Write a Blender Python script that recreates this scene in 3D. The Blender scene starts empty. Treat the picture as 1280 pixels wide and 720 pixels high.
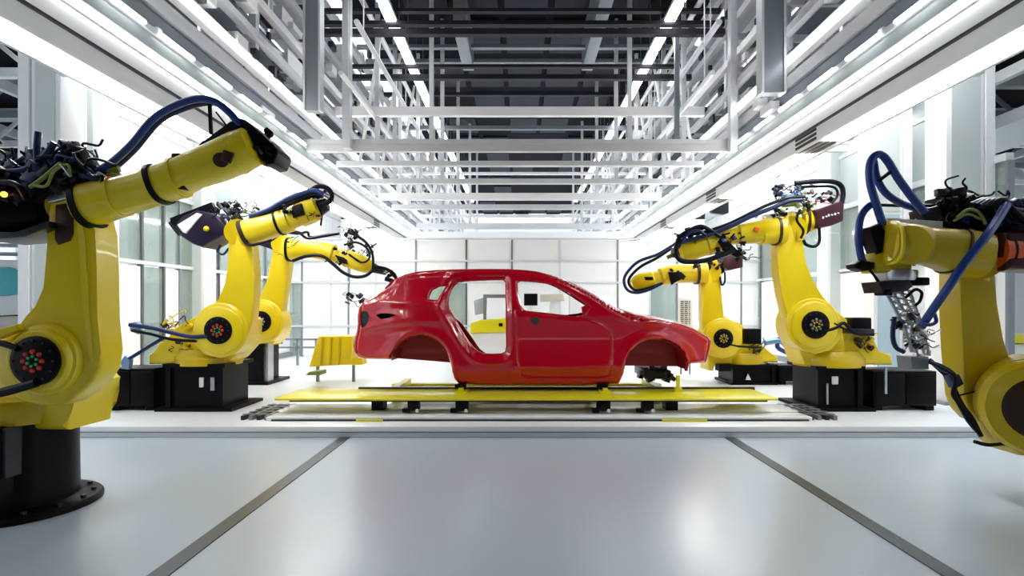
import bpy, bmesh, math, random
from mathutils import Vector, Matrix
from mathutils.geometry import delaunay_2d_cdt
PI = math.pi
SC = bpy.context.scene
COL = SC.collection
rnd = random.Random(7)
F, VX, VY, CH = 700.0, 650.0, 385.0, 1.4      # focal length in px (1280 wide), vanishing point, eye height

def P(px, py, Y):                               # a point at distance Y that the photo shows at px, py
    return Vector(((px - VX) / F * Y, Y, CH - (py - VY) / F * Y))

# ------------------------------------------------------------------ materials
def mat(name, col, rough=0.5, metal=0.0, coat=0.0, emit=None, es=0.0, noise=0.06, scale=6.0, bump=0.0, spec=0.5):
    m = bpy.data.materials.new(name); m.use_nodes = True
    nt = m.node_tree; b = nt.nodes['Principled BSDF']
    b.inputs['Roughness'].default_value = rough
    b.inputs['Metallic'].default_value = metal
    b.inputs['Coat Weight'].default_value = coat
    b.inputs['Coat Roughness'].default_value = 0.05
    b.inputs['Specular IOR Level'].default_value = spec
    tc = nt.nodes.new('ShaderNodeTexCoord')
    nz = nt.nodes.new('ShaderNodeTexNoise'); nz.inputs['Scale'].default_value = scale; nz.inputs['Detail'].default_value = 4
    nt.links.new(tc.outputs['Object'], nz.inputs['Vector'])
    mx = nt.nodes.new('ShaderNodeMix'); mx.data_type = 'RGBA'
    mx.inputs[6].default_value = (*[c * (1 - noise) for c in col], 1)
    mx.inputs[7].default_value = (*[min(1, c * (1 + noise)) for c in col], 1)
    nt.links.new(nz.outputs['Fac'], mx.inputs[0])
    nt.links.new(mx.outputs[2], b.inputs['Base Color'])
    if bump:
        bp = nt.nodes.new('ShaderNodeBump'); bp.inputs['Strength'].default_value = bump; bp.inputs['Distance'].default_value = 0.02
        nt.links.new(nz.outputs['Fac'], bp.inputs['Height']); nt.links.new(bp.outputs['Normal'], b.inputs['Normal'])
    if emit:
        b.inputs['Emission Color'].default_value = (*emit, 1); b.inputs['Emission Strength'].default_value = es
    return m

def glass_mat(name, tint, gloss=0.12):
    m = bpy.data.materials.new(name); m.use_nodes = True
    nt = m.node_tree; nt.nodes.clear()
    o = nt.nodes.new('ShaderNodeOutputMaterial')
    t = nt.nodes.new('ShaderNodeBsdfTransparent'); t.inputs[0].default_value = (*tint, 1)
    g = nt.nodes.new('ShaderNodeBsdfGlossy'); g.inputs['Roughness'].default_value = 0.08
    d = nt.nodes.new('ShaderNodeBsdfDiffuse'); d.inputs[0].default_value = (0.42, 0.48, 0.45, 1)
    nz = nt.nodes.new('ShaderNodeTexNoise'); nz.inputs['Scale'].default_value = 1.2
    tc = nt.nodes.new('ShaderNodeTexCoord'); nt.links.new(tc.outputs['Object'], nz.inputs['Vector'])
    mr = nt.nodes.new('ShaderNodeMapRange'); mr.inputs[3].default_value = gloss; mr.inputs[4].default_value = gloss + 0.25
    nt.links.new(nz.outputs['Fac'], mr.inputs[0])
    a = nt.nodes.new('ShaderNodeMixShader'); nt.links.new(mr.outputs[0], a.inputs[0])
    nt.links.new(t.outputs[0], a.inputs[1]); nt.links.new(d.outputs[0], a.inputs[2])
    b = nt.nodes.new('ShaderNodeMixShader'); b.inputs[0].default_value = 0.12
    nt.links.new(a.outputs[0], b.inputs[1]); nt.links.new(g.outputs[0], b.inputs[2])
    nt.links.new(b.outputs[0], o.inputs[0])
    return m

def floor_mat(name, base, rough, panel):
    m = bpy.data.materials.new(name); m.use_nodes = True
    nt = m.node_tree; b = nt.nodes['Principled BSDF']
    tc = nt.nodes.new('ShaderNodeTexCoord')
    nz = nt.nodes.new('ShaderNodeTexNoise'); nz.inputs['Scale'].default_value = 0.35; nz.inputs['Detail'].default_value = 1
    nt.links.new(tc.outputs['Object'], nz.inputs['Vector'])
    cr = nt.nodes.new('ShaderNodeValToRGB')
    cr.color_ramp.elements[0].color = (*[c * 0.985 for c in base], 1); cr.color_ramp.elements[0].position = 0.3
    cr.color_ramp.elements[1].color = (*[c * 1.015 for c in base], 1); cr.color_ramp.elements[1].position = 0.7
    nt.links.new(nz.outputs['Fac'], cr.inputs[0]); nt.links.new(cr.outputs[0], b.inputs['Base Color'])
    n2 = nt.nodes.new('ShaderNodeTexNoise'); n2.inputs['Scale'].default_value = 3
    nt.links.new(tc.outputs['Object'], n2.inputs['Vector'])
    mr = nt.nodes.new('ShaderNodeMapRange'); mr.inputs[3].default_value = rough * 0.98; mr.inputs[4].default_value = rough * 1.02
    nt.links.new(n2.outputs['Fac'], mr.inputs[0]); nt.links.new(mr.outputs[0], b.inputs['Roughness'])
    b.inputs['Specular IOR Level'].default_value = 0.6
    b.inputs['Coat Weight'].default_value = 0.1; b.inputs['Coat Roughness'].default_value = 0.25
    return m

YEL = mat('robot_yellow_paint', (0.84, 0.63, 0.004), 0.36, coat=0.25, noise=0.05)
YELD = mat('shaded_yellow_paint', (0.62, 0.44, 0.002), 0.4, coat=0.2, noise=0.06)  # darker copy of the robot yellow, shade of the near right robot put into colour
BLK = mat('black_powder_coat', (0.0035, 0.0035, 0.0045), 0.38, noise=0.3, spec=0.12)
RUB = mat('black_rubber_hose', (0.004, 0.005, 0.010), 0.38, noise=0.3, spec=0.2)
NAVY = mat('navy_hose', (0.006, 0.018, 0.09), 0.36, noise=0.3, spec=0.35)
BLUE = mat('blue_corrugated_hose', (0.012, 0.045, 0.24), 0.36, noise=0.25, scale=20)
STEELBLUE = mat('light_blue_steel', (0.20, 0.34, 0.55), 0.3, metal=0.4)
MAROON = mat('maroon_motor_cover', (0.05, 0.010, 0.018), 0.35, noise=0.15)
PURPLE = mat('dark_violet_cover', (0.014, 0.007, 0.028), 0.3, noise=0.3, spec=0.4)
ORANGE = mat('orange_band', (0.75, 0.10, 0.01), 0.4)
CHROME = mat('bare_steel', (0.55, 0.56, 0.58), 0.3, metal=0.9, noise=0.15)
DKSTEEL = mat('dark_steel', (0.04, 0.043, 0.05), 0.32, metal=0.6, noise=0.3, scale=20)
GREENY = mat('olive_cable_sleeve', (0.22, 0.26, 0.03), 0.5, noise=0.3, scale=30)
WHT = mat('white_enamel', (0.82, 0.83, 0.84), 0.4, noise=0.02)
WPLATE = mat('white_marking', (0.8, 0.8, 0.8), 0.5, noise=0.02)
BROWN = mat('dark_brown_cap', (0.035, 0.017, 0.006), 0.4, noise=0.2, spec=0.3)
REDP = mat('red_bolt_paint', (0.65, 0.03, 0.02), 0.4)
GRNP = mat('green_bolt_paint', (0.03, 0.4, 0.12), 0.4)
CARRED = mat('wet_red_body_paint', (0.50, 0.001, 0.016), 0.25, coat=1.0, noise=0.02, spec=0.25)
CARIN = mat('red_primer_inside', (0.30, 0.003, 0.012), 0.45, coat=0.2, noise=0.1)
LAMPG = mat('dark_blue_lamp_recess', (0.02, 0.05, 0.12), 0.2)
HOLE = mat('handle_recess', (0.05, 0.03, 0.02), 0.6)
ALU = mat('pale_grey_steel', (0.66, 0.68, 0.71), 0.38, metal=0.15, noise=0.06, scale=3)
ALU2 = mat('mid_grey_steel', (0.24, 0.26, 0.29), 0.35, metal=0.3, noise=0.1, scale=3)
WSTEEL = mat('white_steel', (0.88, 0.89, 0.90), 0.35, noise=0.03, scale=3)
SLATE = mat('slate_grey_panel', (0.20, 0.23, 0.265), 0.3, metal=0.2, noise=0.15, scale=2)
SLATEG = mat('green_grey_panel', (0.40, 0.46, 0.46), 0.25, noise=0.12, scale=2)
DARKC = mat('black_roof_deck', (0.004, 0.005, 0.008), 0.7, noise=0.3, spec=0.1)
NAVYP = mat('navy_roof_panel', (0.009, 0.012, 0.022), 0.5, noise=0.3, spec=0.2)
DARKB = mat('charcoal_beam', (0.018, 0.020, 0.026), 0.5, noise=0.3, spec=0.25)
SKYP = mat('dusk_blue_roof_panel', (0.05, 0.06, 0.085), 0.4, noise=0.2)
WALLW = mat('white_wall_panel', (0.88, 0.89, 0.90), 0.5, noise=0.02, scale=1.5)
PANELW = mat('white_gloss_panel', (0.86, 0.87, 0.87), 0.25, noise=0.03, scale=1.5)
MULL = mat('dark_mullion', (0.09, 0.10, 0.10), 0.4, noise=0.2)
TEAL = mat('teal_window', (0.03, 0.42, 0.50), 0.3, noise=0.2)
BEIGE = mat('beige_machine', (0.62, 0.60, 0.52), 0.5)
DECKY = mat('yellow_deck_paint', (0.76, 0.70, 0.012), 0.32, coat=0.3, noise=0.06, scale=2)
DECKW = mat('white_deck', (0.86, 0.87, 0.87), 0.25, coat=0.2, noise=0.03)
STRIP = mat('dark_floor_channel', (0.035, 0.045, 0.055), 0.3, noise=0.2)
GRATE = mat('grey_grating', (0.25, 0.26, 0.27), 0.4, metal=0.4, noise=0.4, scale=30)
LAMP = mat('lamp_diffuser', (0.9, 0.9, 0.9), 0.5, emit=(1, 0.99, 0.97), es=14)
LAMPC = mat('ceiling_tube', (0.9, 0.9, 0.9), 0.5, emit=(0.95, 0.97, 1.0), es=5)
LAMPB = mat('added_bay_lamp_diffuser', (0.9, 0.9, 0.9), 0.5, emit=(1, 1, 1), es=7)  # only for the added bay lamps
PALEG = mat('pale_green_grey_panel', (0.60, 0.65, 0.64), 0.3, noise=0.03)
PALEB = mat('pale_blue_panel', (0.45, 0.60, 0.70), 0.25, noise=0.05)
LED = mat('led_strip', (0.9, 0.9, 0.9), 0.5, emit=(1, 1, 1), es=5)
GLOW = mat('orange_indicator', (0.8, 0.2, 0.02), 0.4, emit=(1.0, 0.25, 0.03), es=3)
GLASS = glass_mat('green_grey_glass', (0.72, 0.80, 0.76), 0.25)
GLASSC = glass_mat('clear_glass', (0.93, 0.96, 0.97), 0.04)
FLOOR = floor_mat('polished_epoxy_floor', (0.45, 0.515, 0.575), 0.26, True)
PLATF = floor_mat('platform_paint', (0.76, 0.785, 0.81), 0.30, False)

# ------------------------------------------------------------------ mesh helper
def basis(d):
    d = d.normalized()
    up = Vector((0, 0, 1)) if abs(d.z) < 0.95 else Vector((0, 1, 0))
    u = d.cross(up).normalized(); v = u.cross(d).normalized()
    return u, v

def catmull(pts, n=6):
    pts = [Vector(p) for p in pts]
    if len(pts) < 3: return pts
    out = []; q = [pts[0] * 2 - pts[1]] + pts + [pts[-1] * 2 - pts[-2]]
    for i in range(1, len(q) - 2):
        for k in range(n):
            t = k / n; a, b, c, d = q[i - 1], q[i], q[i + 1], q[i + 2]
            out.append(0.5 * ((2 * b) + (c - a) * t + (2 * a - 5 * b + 4 * c - d) * t * t + (3 * b - a - 3 * c + d) * t ** 3))
    out.append(pts[-1]); return out

class MB:
    def __init__(s): s.bm = bmesh.new()
    def box(s, c, sz, rot=None, bev=0.0):
        r = bmesh.ops.create_cube(s.bm, size=1.0)
        vs = r['verts']
        M = Matrix.Translation(Vector(c)) @ (rot if rot else Matrix.Identity(4)) @ Matrix.Diagonal((*sz, 1))
        bmesh.ops.transform(s.bm, matrix=M, verts=vs)
        if bev:
            es = list({e for v in vs for e in v.link_edges})
            bmesh.ops.bevel(s.bm, geom=es, offset=bev, segments=2, affect='EDGES', profile=0.5)
        return s
    def bb(s, x0, x1, y0, y1, z0, z1, bev=0.0):
        return s.box(((x0 + x1) / 2, (y0 + y1) / 2, (z0 + z1) / 2), (x1 - x0, y1 - y0, z1 - z0), None, bev)
    def bar(s, a, b, w, h=None, bev=0.0):
        a = Vector(a); b = Vector(b); h = h or w; d = b - a
        u, v = basis(d)
        R = Matrix((u, v, d.normalized())).transposed().to_4x4()
        return s.box((a + b) / 2, (w, h, d.length), R, bev)
    def tube(s, pts, rad, n=10, smooth=0, flat=1.0, power=2.0, cap=True):
        pts = [Vector(p) for p in pts]
        if smooth:
            if isinstance(rad, (list, tuple)):
                q = catmull([Vector((r, 0, 0)) for r in rad], smooth); rad = [p.x for p in q]
            pts = catmull(pts, smooth)
        if not isinstance(rad, (list, tuple)): rad = [rad] * len(pts)
        rings = []; pu = None
        for i, p in enumerate(pts):
            d = (pts[min(i + 1, len(pts) - 1)] - pts[max(i - 1, 0)])
            if d.length < 1e-9: d = Vector((0, 0, 1))
            d.normalize()
            if pu is None: u, v = basis(d)
            else:
                u = pu - d * pu.dot(d)
                if u.length < 1e-6: u, v = basis(d)
                u.normalize(); v = u.cross(d).normalized() * (1)
            pu = u
            ring = []
            for k in range(n):
                a = 2 * PI * k / n; c, sn = math.cos(a), math.sin(a)
                c = math.copysign(abs(c) ** (2 / power), c); sn = math.copysign(abs(sn) ** (2 / power), sn)
                ring.append(s.bm.verts.new(p + u * c * rad[i] * flat + v * sn * rad[i]))
            rings.append(ring)
        for a, b in zip(rings, rings[1:]):
            for k in range(n): s.bm.faces.new((a[k], a[(k + 1) % n], b[(k + 1) % n], b[k]))
        if cap:
            s.bm.faces.new(rings[0][::-1]); s.bm.faces.new(rings[-1])
        return s
    def cyl(s, a, b, r0, r1=None, n=24): return s.tube([a, b], [r0, r0 if r1 is None else r1], n)
    def lathe(s, o, d, prof, n=32):                 # prof: (t along d, radius)
        o = Vector(o); d = Vector(d).normalized()
        return s.tube_fixed([o + d * t for t, r in prof], [r for t, r in prof], d, n)
    def tube_fixed(s, pts, rad, d, n):
        u, v = basis(d); rings = []
        for p, r in zip(pts, rad):
            rings.append([s.bm.verts.new(p + (u * math.cos(2 * PI * k / n) + v * math.sin(2 * PI * k / n)) * max(r, 1e-4)) for k in range(n)])
        for a, b in zip(rings, rings[1:]):
            for k in range(n): s.bm.faces.new((a[k], a[(k + 1) % n], b[(k + 1) % n], b[k]))
        s.bm.faces.new(rings[0][::-1]); s.bm.faces.new(rings[-1]); return s
    def prism(s, px, Yf, th, bev=0.0, smooth=0):     # px: outline in photo pixels at distance Yf; th: real thickness
        pts = [P(a, b, Yf) for a, b in px]
        if smooth:
            q = catmull(pts + [pts[0]], smooth)[:-1]; pts = q
        return s.prism3(pts, th, bev)
    def prism3(s, pts, th, bev=0.0):
        bm = s.bm
        f = [bm.verts.new(p) for p in pts]; b = [bm.verts.new(p + Vector((0, th, 0))) for p in pts]
        n = len(pts)
        ff = bm.faces.new(f); bf = bm.faces.new(b[::-1])
        for k in range(n): bm.faces.new((f[k], b[k], b[(k + 1) % n], f[(k + 1) % n]))
        if bev:
            es = list(ff.edges) + list(bf.edges)
            bmesh.ops.bevel(bm, geom=es, offset=bev, segments=3, affect='EDGES', profile=0.5, clamp_overlap=True)
        return s
    def ball(s, c, r, n=12):
        bmesh.ops.create_uvsphere(s.bm, u_segments=n, v_segments=max(6, n // 2), radius=r, matrix=Matrix.Translation(Vector(c))); return s
    def build(s, name, m, parent=None, ang=38):
        bmesh.ops.recalc_face_normals(s.bm, faces=s.bm.faces[:])
        me = bpy.data.meshes.new(name)
        loc = Vector((0, 0, 0))
        if parent is not None: loc = wloc(parent)
        else:
            xs = [v.co for v in s.bm.verts]
            loc = Vector(((min(v.x for v in xs) + max(v.x for v in xs)) / 2, (min(v.y for v in xs) + max(v.y for v in xs)) / 2, min(v.z for v in xs)))
        bmesh.ops.translate(s.bm, vec=-loc, verts=s.bm.verts[:])
        s.bm.to_mesh(me); s.bm.free()
        me.materials.append(m)
        for p in me.polygons: p.use_smooth = True
        me.set_sharp_from_angle(angle=math.radians(ang))
        o = bpy.data.objects.new(name, me); COL.objects.link(o)
        if parent is not None: o.parent = parent
        else: o.location = loc
        return o

def wloc(o):
    v = Vector(o.location)
    while o.parent: o = o.parent; v += Vector(o.location)
    return v

def tag(o, label, cat, group=None, kind=None):
    o['label'] = label; o['category'] = cat
    if group: o['group'] = group
    if kind: o['kind'] = kind
    return o
def thing(name, loc, label, cat, group=None):
    o = bpy.data.objects.new(name, None); COL.objects.link(o); o.location = loc; o.empty_display_size = 0.2
    return tag(o, label, cat, group)
def struct(o): o['kind'] = 'structure'; return o
def lab(o, t): o['label'] = t; return o
def copy_tree(o, parent=None, off=None):
    c = o.copy(); COL.objects.link(c)
    if parent is not None: c.parent = parent
    if off is not None: c.location = Vector(o.location) + Vector(off)
    for ch in [k for k in bpy.data.objects if k.parent == o]: copy_tree(ch, c)
    return c

CX = 0.18                                          # middle of the hall
# ================================================================== SETTING
struct(MB().bb(-13, 13.4, -3, 42, -0.12, 0).build('floor', FLOOR))
pf = struct(MB().bb(-12.8, 13.2, 6.05, 30, 0.0, 0.12, 0.008).build('floor_platform', PLATF))
struct(MB().bb(-12.8, 13.2, 6.035, 6.049, 0.055, 0.065).build('trim_1', ALU2))
# dark central roof with lighter roof panels
struct(MB().bb(CX - 3.9, CX + 3.9, 2, 38, 7.8, 7.95).build('ceiling', DARKC))
mb = MB()
for k in range(17):
    y = 4.0 + k * 2.1
    for x in (-2.6, -1.55, -0.5, 0.55, 1.6):
        if rnd.random() < (0.95 if k < 6 else 0.55): mb.bb(CX + x, CX + x + 0.9, y, y + 1.5, 7.72, 7.80)
struct(mb.build('ceiling_roof_panels', NAVYP))
mb = MB()
for x in (-2.6, -1.55, -0.5, 0.55, 1.6): mb.bb(CX + x, CX + x + 0.95, 7.9, 9.6, 7.70, 7.72)
struct(mb.build('ceiling_front_panels', SKYP))
# outer walls with daylight windows
for s, nm in ((-1, 'left'), (1, 'right')):
    xw = CX + s * 12.6
    mb = MB(); a, b = sorted((xw, xw + s * 0.2))
    mb.bb(a, b, -2, 42, 0, 0.9).bb(a, b, -2, 42, 4.4, 5.6)
    for k in range(12): mb.bb(a, b, -2 + k * 4, -1.5 + k * 4, 0.9, 4.4)
    struct(mb.build('wall_' + nm, WALLW))
    mb = MB()
    for k in range(11): mb.bb(a + 0.08, b - 0.08, -1.5 + k * 4, 2 + k * 4, 0.9, 4.4)
    struct(mb.build('window_%d' % (1 if s < 0 else 2), GLASSC))
struct(MB().bb(-12.6, 13, 41.8, 42, 0, 7.8).build('wall_back', WALLW))
struct(MB().bb(-13, 13.4, -4.2, -4, 0, 8).build('wall_front_light_block', DARKB))  # unseen dark wall added behind the camera to cut light from there
struct(MB().bb(-6.4, 6.8, -4, 1.9, 7.8, 7.95).build('ceiling_front_light_block', DARKC))  # unseen roof piece added to keep light off the near robots
# dark floor channels
for x in (CX - 2.07, CX + 2.08):
    struct(MB().bb(x - 0.055, x + 0.055, -1.5, 6.045, 0.0005, 0.006).build('trim_%d' % (2 if x < 0 else 3), STRIP))

# side hall roof decks, dark with pale beams
for s, nm in ((-1, 'left'), (1, 'right')):
    a, b = sorted((CX + s * 6.6, CX + s * 12.6))
    struct(MB().bb(a, b, 3.5, 24, 5.2, 5.3).build('ceiling_side_' + nm, DARKC))
    t = thing('roof_truss', (CX + s * 9.5, 12, 4.9), 'pale steel roof framing over the side bay at far ' + nm + ' of the hall', 'roof framing')
    for k in range(9):
        y = 4.2 + k * 1.6
        m = MB().bar((a, y, 5.05), (b, y, 5.05), 0.14, 0.22); m.build('beam', ALU, t)
        m = MB().bar((a, y, 4.5), (b, y, 4.5), 0.09, 0.12)
        for q in range(5):
            x0 = a + q * 1.2; m.bar((x0, y, 4.5), (x0 + 0.6, y, 5.0), 0.05).bar((x0 + 0.6, y, 5.0), (x0 + 1.2, y, 4.5), 0.05)
        m.build('lattice_girder', ALU2 if k % 2 else WSTEEL, t)
    for x in (a + 0.4, a + 2.4, a + 4.4):
        MB().bar((x, 3.6, 4.85), (x, 19, 4.85), 0.1, 0.16).build('purlin', WSTEEL, t)
    MB().bb(a + 0.8, a + 2.0, 4, 19, 4.25, 4.45).build('duct', ALU, t)

# ================================================================== STEEL RACK WALLS (both sides)
def rack(s, nm):
    xi = s * 3.6; xo = s * 4.6
    t = thing('service_gantry', (s * 4.1, 3, 3.6), 'tall multi-level white and grey steel service gantry running the length of the %s side' % nm, 'gantry')
    def sb(m, x0, x1, *r):
        a, b = sorted((x0, x1)); return m.bb(a, b, *r)
    levels = [3.83, 4.10, 4.64, 5.10, 5.60, 6.20, 7.0]
    hs = [0.10, 0.06, 0.16, 0.10, 0.12, 0.12, 0.14]
    for i, z in enumerate(levels):
        sb(MB(), xi, xi + s * 0.10, 1.0, 38, z, z + hs[i]).build('rail', WSTEEL if i % 2 == 0 else ALU, t)
        sb(MB(), xo, xo + s * 0.10, 1.0, 38, z, z + 0.14).build('rail', ALU, t)
        sb(MB(), xi + s * 0.18, xi + s * 0.26, 1.0, 38, z + 0.26, z + 0.33).build('pipe', ALU2 if i % 2 else WSTEEL, t)
    sb(MB(), xi - s * 0.03, xi - s * 0.001, 3.2, 36, 3.84, 3.885).build('light_strip', LED, t)
    for k in range(40): sb(MB(), xi - s * 0.03, xi - s * 0.001, 3.2 + k * 0.8, 3.2 + k * 0.8 + 0.55, 4.115, 4.145).build('light_strip', LED, t)
    sb(MB(), xi - s * 0.03, xi - s * 0.001, 3.2, 36, 4.69, 4.74).build('light_strip', LED, t)
    sb(MB(), xi + s * 0.02, xi + s * 0.06, 1, 38, 3.62, 3.83).build('white_fascia', PANELW, t)
    sb(MB(), xi + s * 0.03, xi + s * 0.07, 1, 38, 3.93, 4.10).build('grey_fascia', SLATEG, t)
    sb(MB(), xi + s * 0.12, xi + s * 0.16, 1, 38, 4.17, 4.40).build('recessed_band', SLATE, t)
    sb(MB(), xi + s * 0.10, xi + s * 0.20, 1, 38, 4.44, 4.60).build('tray', ALU, t)
    for k in range(17):
        y = 1.2 + k * 2.2
        MB().bb(xi + s * 0.13 - 0.05, xi + s * 0.13 + 0.05, y, y + 0.1, 4.64, 7.75).build('post', ALU if k % 2 else WSTEEL, t)
        MB().bb(xo - 0.05, xo + 0.05, y, y + 0.1, 3.75, 7.75).build('post', ALU, t)
        if k < 14:
            for z in levels: MB().bar((xi, y, z + 0.05), (xo, y, z + 0.05), 0.07, 0.09).build('transom', WSTEEL, t)
        else:
            m = MB()
            for z in levels: m.bar((xi, y, z + 0.05), (xo, y, z + 0.05), 0.07, 0.09)
            m.build('transom', WSTEEL, t)['kind'] = 'stuff'
    tops = levels[1:] + [7.75]
    for i, z in enumerate(levels):
        if i < 2: continue
        top = tops[i]
        for k in range(16):
            y = 1.3 + k * 2.2; r = rnd.random()
            sb(MB(), xo - s * 0.1, xo - s * 0.06, y + 0.05, y + 2.1, z + 0.14, top - 0.02).build('back_panel', rnd.choice([PANELW, ALU, WSTEEL, ALU2, SLATE]), t)
            if r < 0.55:
                a = y + rnd.uniform(0.05, 0.6)
                sb(MB(), xi + s * 0.30, xi + s * 0.33, a, a + rnd.uniform(0.7, 1.5), z + 0.16, min(top - 0.03, z + rnd.uniform(.3, .7))).build('cladding_panel', rnd.choice([PANELW, WSTEEL, ALU, SLATEG, PANELW]), t)
            elif r < 0.85:
                MB().bar((xi + s * 0.13, y, z + 0.1), (xi + s * 0.13, y + 2.1, top), 0.045).build('cross_brace', WSTEEL, t)
    m = MB()
    for k in range(190):
        y = rnd.uniform(3, 24); z = rnd.choice(levels[2:]) + rnd.uniform(0.13, 0.5)
        m.box((xi + s * rnd.uniform(-0.02, 0.3), y, z), (rnd.uniform(.04, .1), rnd.uniform(.05, .3), rnd.uniform(.04, .2)))
    m.build('junction_boxes', DKSTEEL, t)['kind'] = 'stuff'
    m = MB()
    for k in range(120):
        y = rnd.uniform(3, 24); z = rnd.choice(levels[1:]) + rnd.uniform(0.13, 0.45)
        m.box((xi + s * rnd.uniform(-0.02, 0.4), y, z), (rnd.uniform(.04, .2), rnd.uniform(.1, .6), rnd.uniform(.04, .25)))
    m.build('ducting_boxes', WSTEEL, t)['kind'] = 'stuff'
    for i, z in enumerate(levels):
        if i in (2, 4, 6): sb(MB(), xi + s * 0.35, xo, 1.0, 38, z + 0.02, z + 0.05).build('deck', ALU if i != 4 else SLATE, t)
    return t
rack(-1, 'left'); rack(1, 'right')

# long box luminaires under the gantries
def luminaire(s, nm):
    x0 = s * 3.60; x1 = s * 3.86
    t = thing('linear_luminaire', (s * 3.72, 2, 3.38), 'long bright white box luminaire under the %s gantry, with brown end slots' % nm, 'luminaire')
    a, b = sorted((x0, x1))
    MB().bb(a, b, 3.3, 36, 3.42, 3.615, 0.01).build('housing', PANELW, t)
    for k in range(9):
        y = 3.9 + k * 3.5
        MB().bb(a + 0.02, b - 0.02, y, y + 2.75, 3.39, 3.42).build('diffuser', LAMP, t)
        # brown slots on the inner cheek and underside between diffusers
        m = MB()
        for q in range(3):
            xs = (x0 - s * 0.012)
            aa, bb_ = sorted((xs, xs + s * 0.012)); m.bb(aa, bb_, y - 0.6, y - 0.1, 3.45 + q * 0.055, 3.48 + q * 0.055)
            m.bb(a + 0.03 + q * 0.08, a + 0.08 + q * 0.08, y - 0.6, y - 0.1, 3.41, 3.42)
        m.build('slot', BROWN, t)
    aa, bb_ = sorted((x0 - s * 0.03, x0)); MB().bb(aa, bb_, 3.3, 36, 3.60, 3.62).build('edge_trim', DKSTEEL, t)
    aa, bb_ = sorted((x1, x1 + s * 0.04)); MB().bb(aa, bb_, 3.3, 36, 3.39, 3.50).build('outer_lip', WSTEEL, t)
luminaire(-1, 'left'); luminaire(1, 'right')

# ceiling tube lights: two rows
tubes = {}
for s, x, nm in ((-1, -2.28, 'left'), (1, 2.65, 'right')):
    proto = None
    for k in range(11):
        y = 7.6 + k * 1.75
        if proto is None:
            t = thing('tube_light', (x, y, 6.46), 'bright ceiling tube light in the %s row under the dark roof' % nm, 'ceiling light', 'tube lights in the %s row' % nm)
            MB().bb(x - 0.095, x + 0.095, y, y + 1.68, 6.50, 6.56).build('housing', ALU, t)
            MB().bb(x - 0.085, x + 0.085, y + 0.02, y + 1.66, 6.46, 6.50).build('diffuser', LAMPC, t)
            for q in (0.3, 1.2): MB().bar((x, y + q, 6.56), (x, y + q, 7.72), 0.012).build('suspension_rod', ALU2, t)
            proto = t
        else: copy_tree(proto, off=(0, y - 7.6, 0))

# ------------------------------------------------ cross beams
def cross(y_px, z, h, m, label, x0=-3.56, x1=3.56, truss=False, yoff=0):
    Y = F * (z - CH) / (VY - y_px)
    o = MB().bb(x0, x1, Y - 0.06, Y + 0.06, z - h / 2, z + h / 2)
    if truss: o.bb(x0, x1, Y - 0.05, Y + 0.05, z + 0.2, z + 0.26)
    o = o.build('cross_beam', m); tag(o, label, 'beam'); return Y
cross(30, 6.45, 0.07, DARKB, 'charcoal double beam crossing the hall high up, nearest to the front', truss=True)
cross(41, 6.2, 0.10, DARKB, 'charcoal beam crossing just below the highest front double beam')
cross(97, 6.2, 0.10, DARKB, 'second charcoal beam across the hall between the tube lights', truss=True)
cross(59, 7.1, 0.07, ALU2, 'thin grey beam close under the dark roof, nearer of two')
cross(77, 7.1, 0.08, ALU2, 'thin grey beam close under the dark roof, farther of two')
cross(118, 7.0, 0.08, DARKB, 'charcoal purlin behind the second charcoal beam')
cross(140, 5.2, 0.17, WSTEEL, 'pale beam across the hall just above the long grey front beam')
cross(160, 6.4, 0.10, SLATE, 'slate grey beam seen between the two pale front beams')
# front portal
Yf = 9.55
o = MB().bb(P(340, 180, Yf).x, P(1058, 180, Yf).x, Yf - 0.07, Yf + 0.07, 4.18, 4.26).bb(P(340, 180, Yf).x, P(1058, 180, Yf).x, Yf - 0.05, Yf + 0.05, 4.06, 4.18)
tag(o.build('cross_beam', ALU), 'long grey front beam spanning the hall under the hanging posts', 'beam')
for px, ytop, ybot, w, m, lb in ((392, 0, 140, 0.20, ALU2, 'thick grey hanging post at the left of the hall, leftmost of the hanging posts'),
                              (434, 0, 186, 0.13, ALU, 'grey hanging post just right of the thickest left post'),
                              (916, 0, 190, 0.12, ALU, 'slim pale hanging post crossing the right ends of the beams'),
                              (964, 0, 118, 0.26, ALU2, 'broad grey hanging post at far right of the beams')):
    Y = {392: 8.55, 964: 7.4}.get(px, Yf - 0.18); a = P(px, ybot, Y)
    o = MB().bb(a.x - w / 2, a.x + w / 2, Y - 0.07, Y + 0.07, a.z, 7.8)
    if px in (392, 964):
        t = thing('hanging_post', (a.x, Y, a.z), lb, 'post')
        o.build('web', SLATE if px == 964 else ALU2, t)
        for x_ in (a.x - w / 2 - 0.03, a.x + w / 2): MB().bb(x_, x_ + 0.03, Y - 0.09, Y + 0.09, a.z, 7.8).build('flange', ALU, t)
    else: tag(o.build('hanging_post', m), lb, 'post')
a = P(846, 178, 10.2)
tag(MB().bb(a.x - 0.04, a.x + 0.04, 10.16, 10.24, a.z, 7.8).build('hanging_post', SLATE), 'thin dark hanging post left of the slim pale post', 'post')
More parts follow.
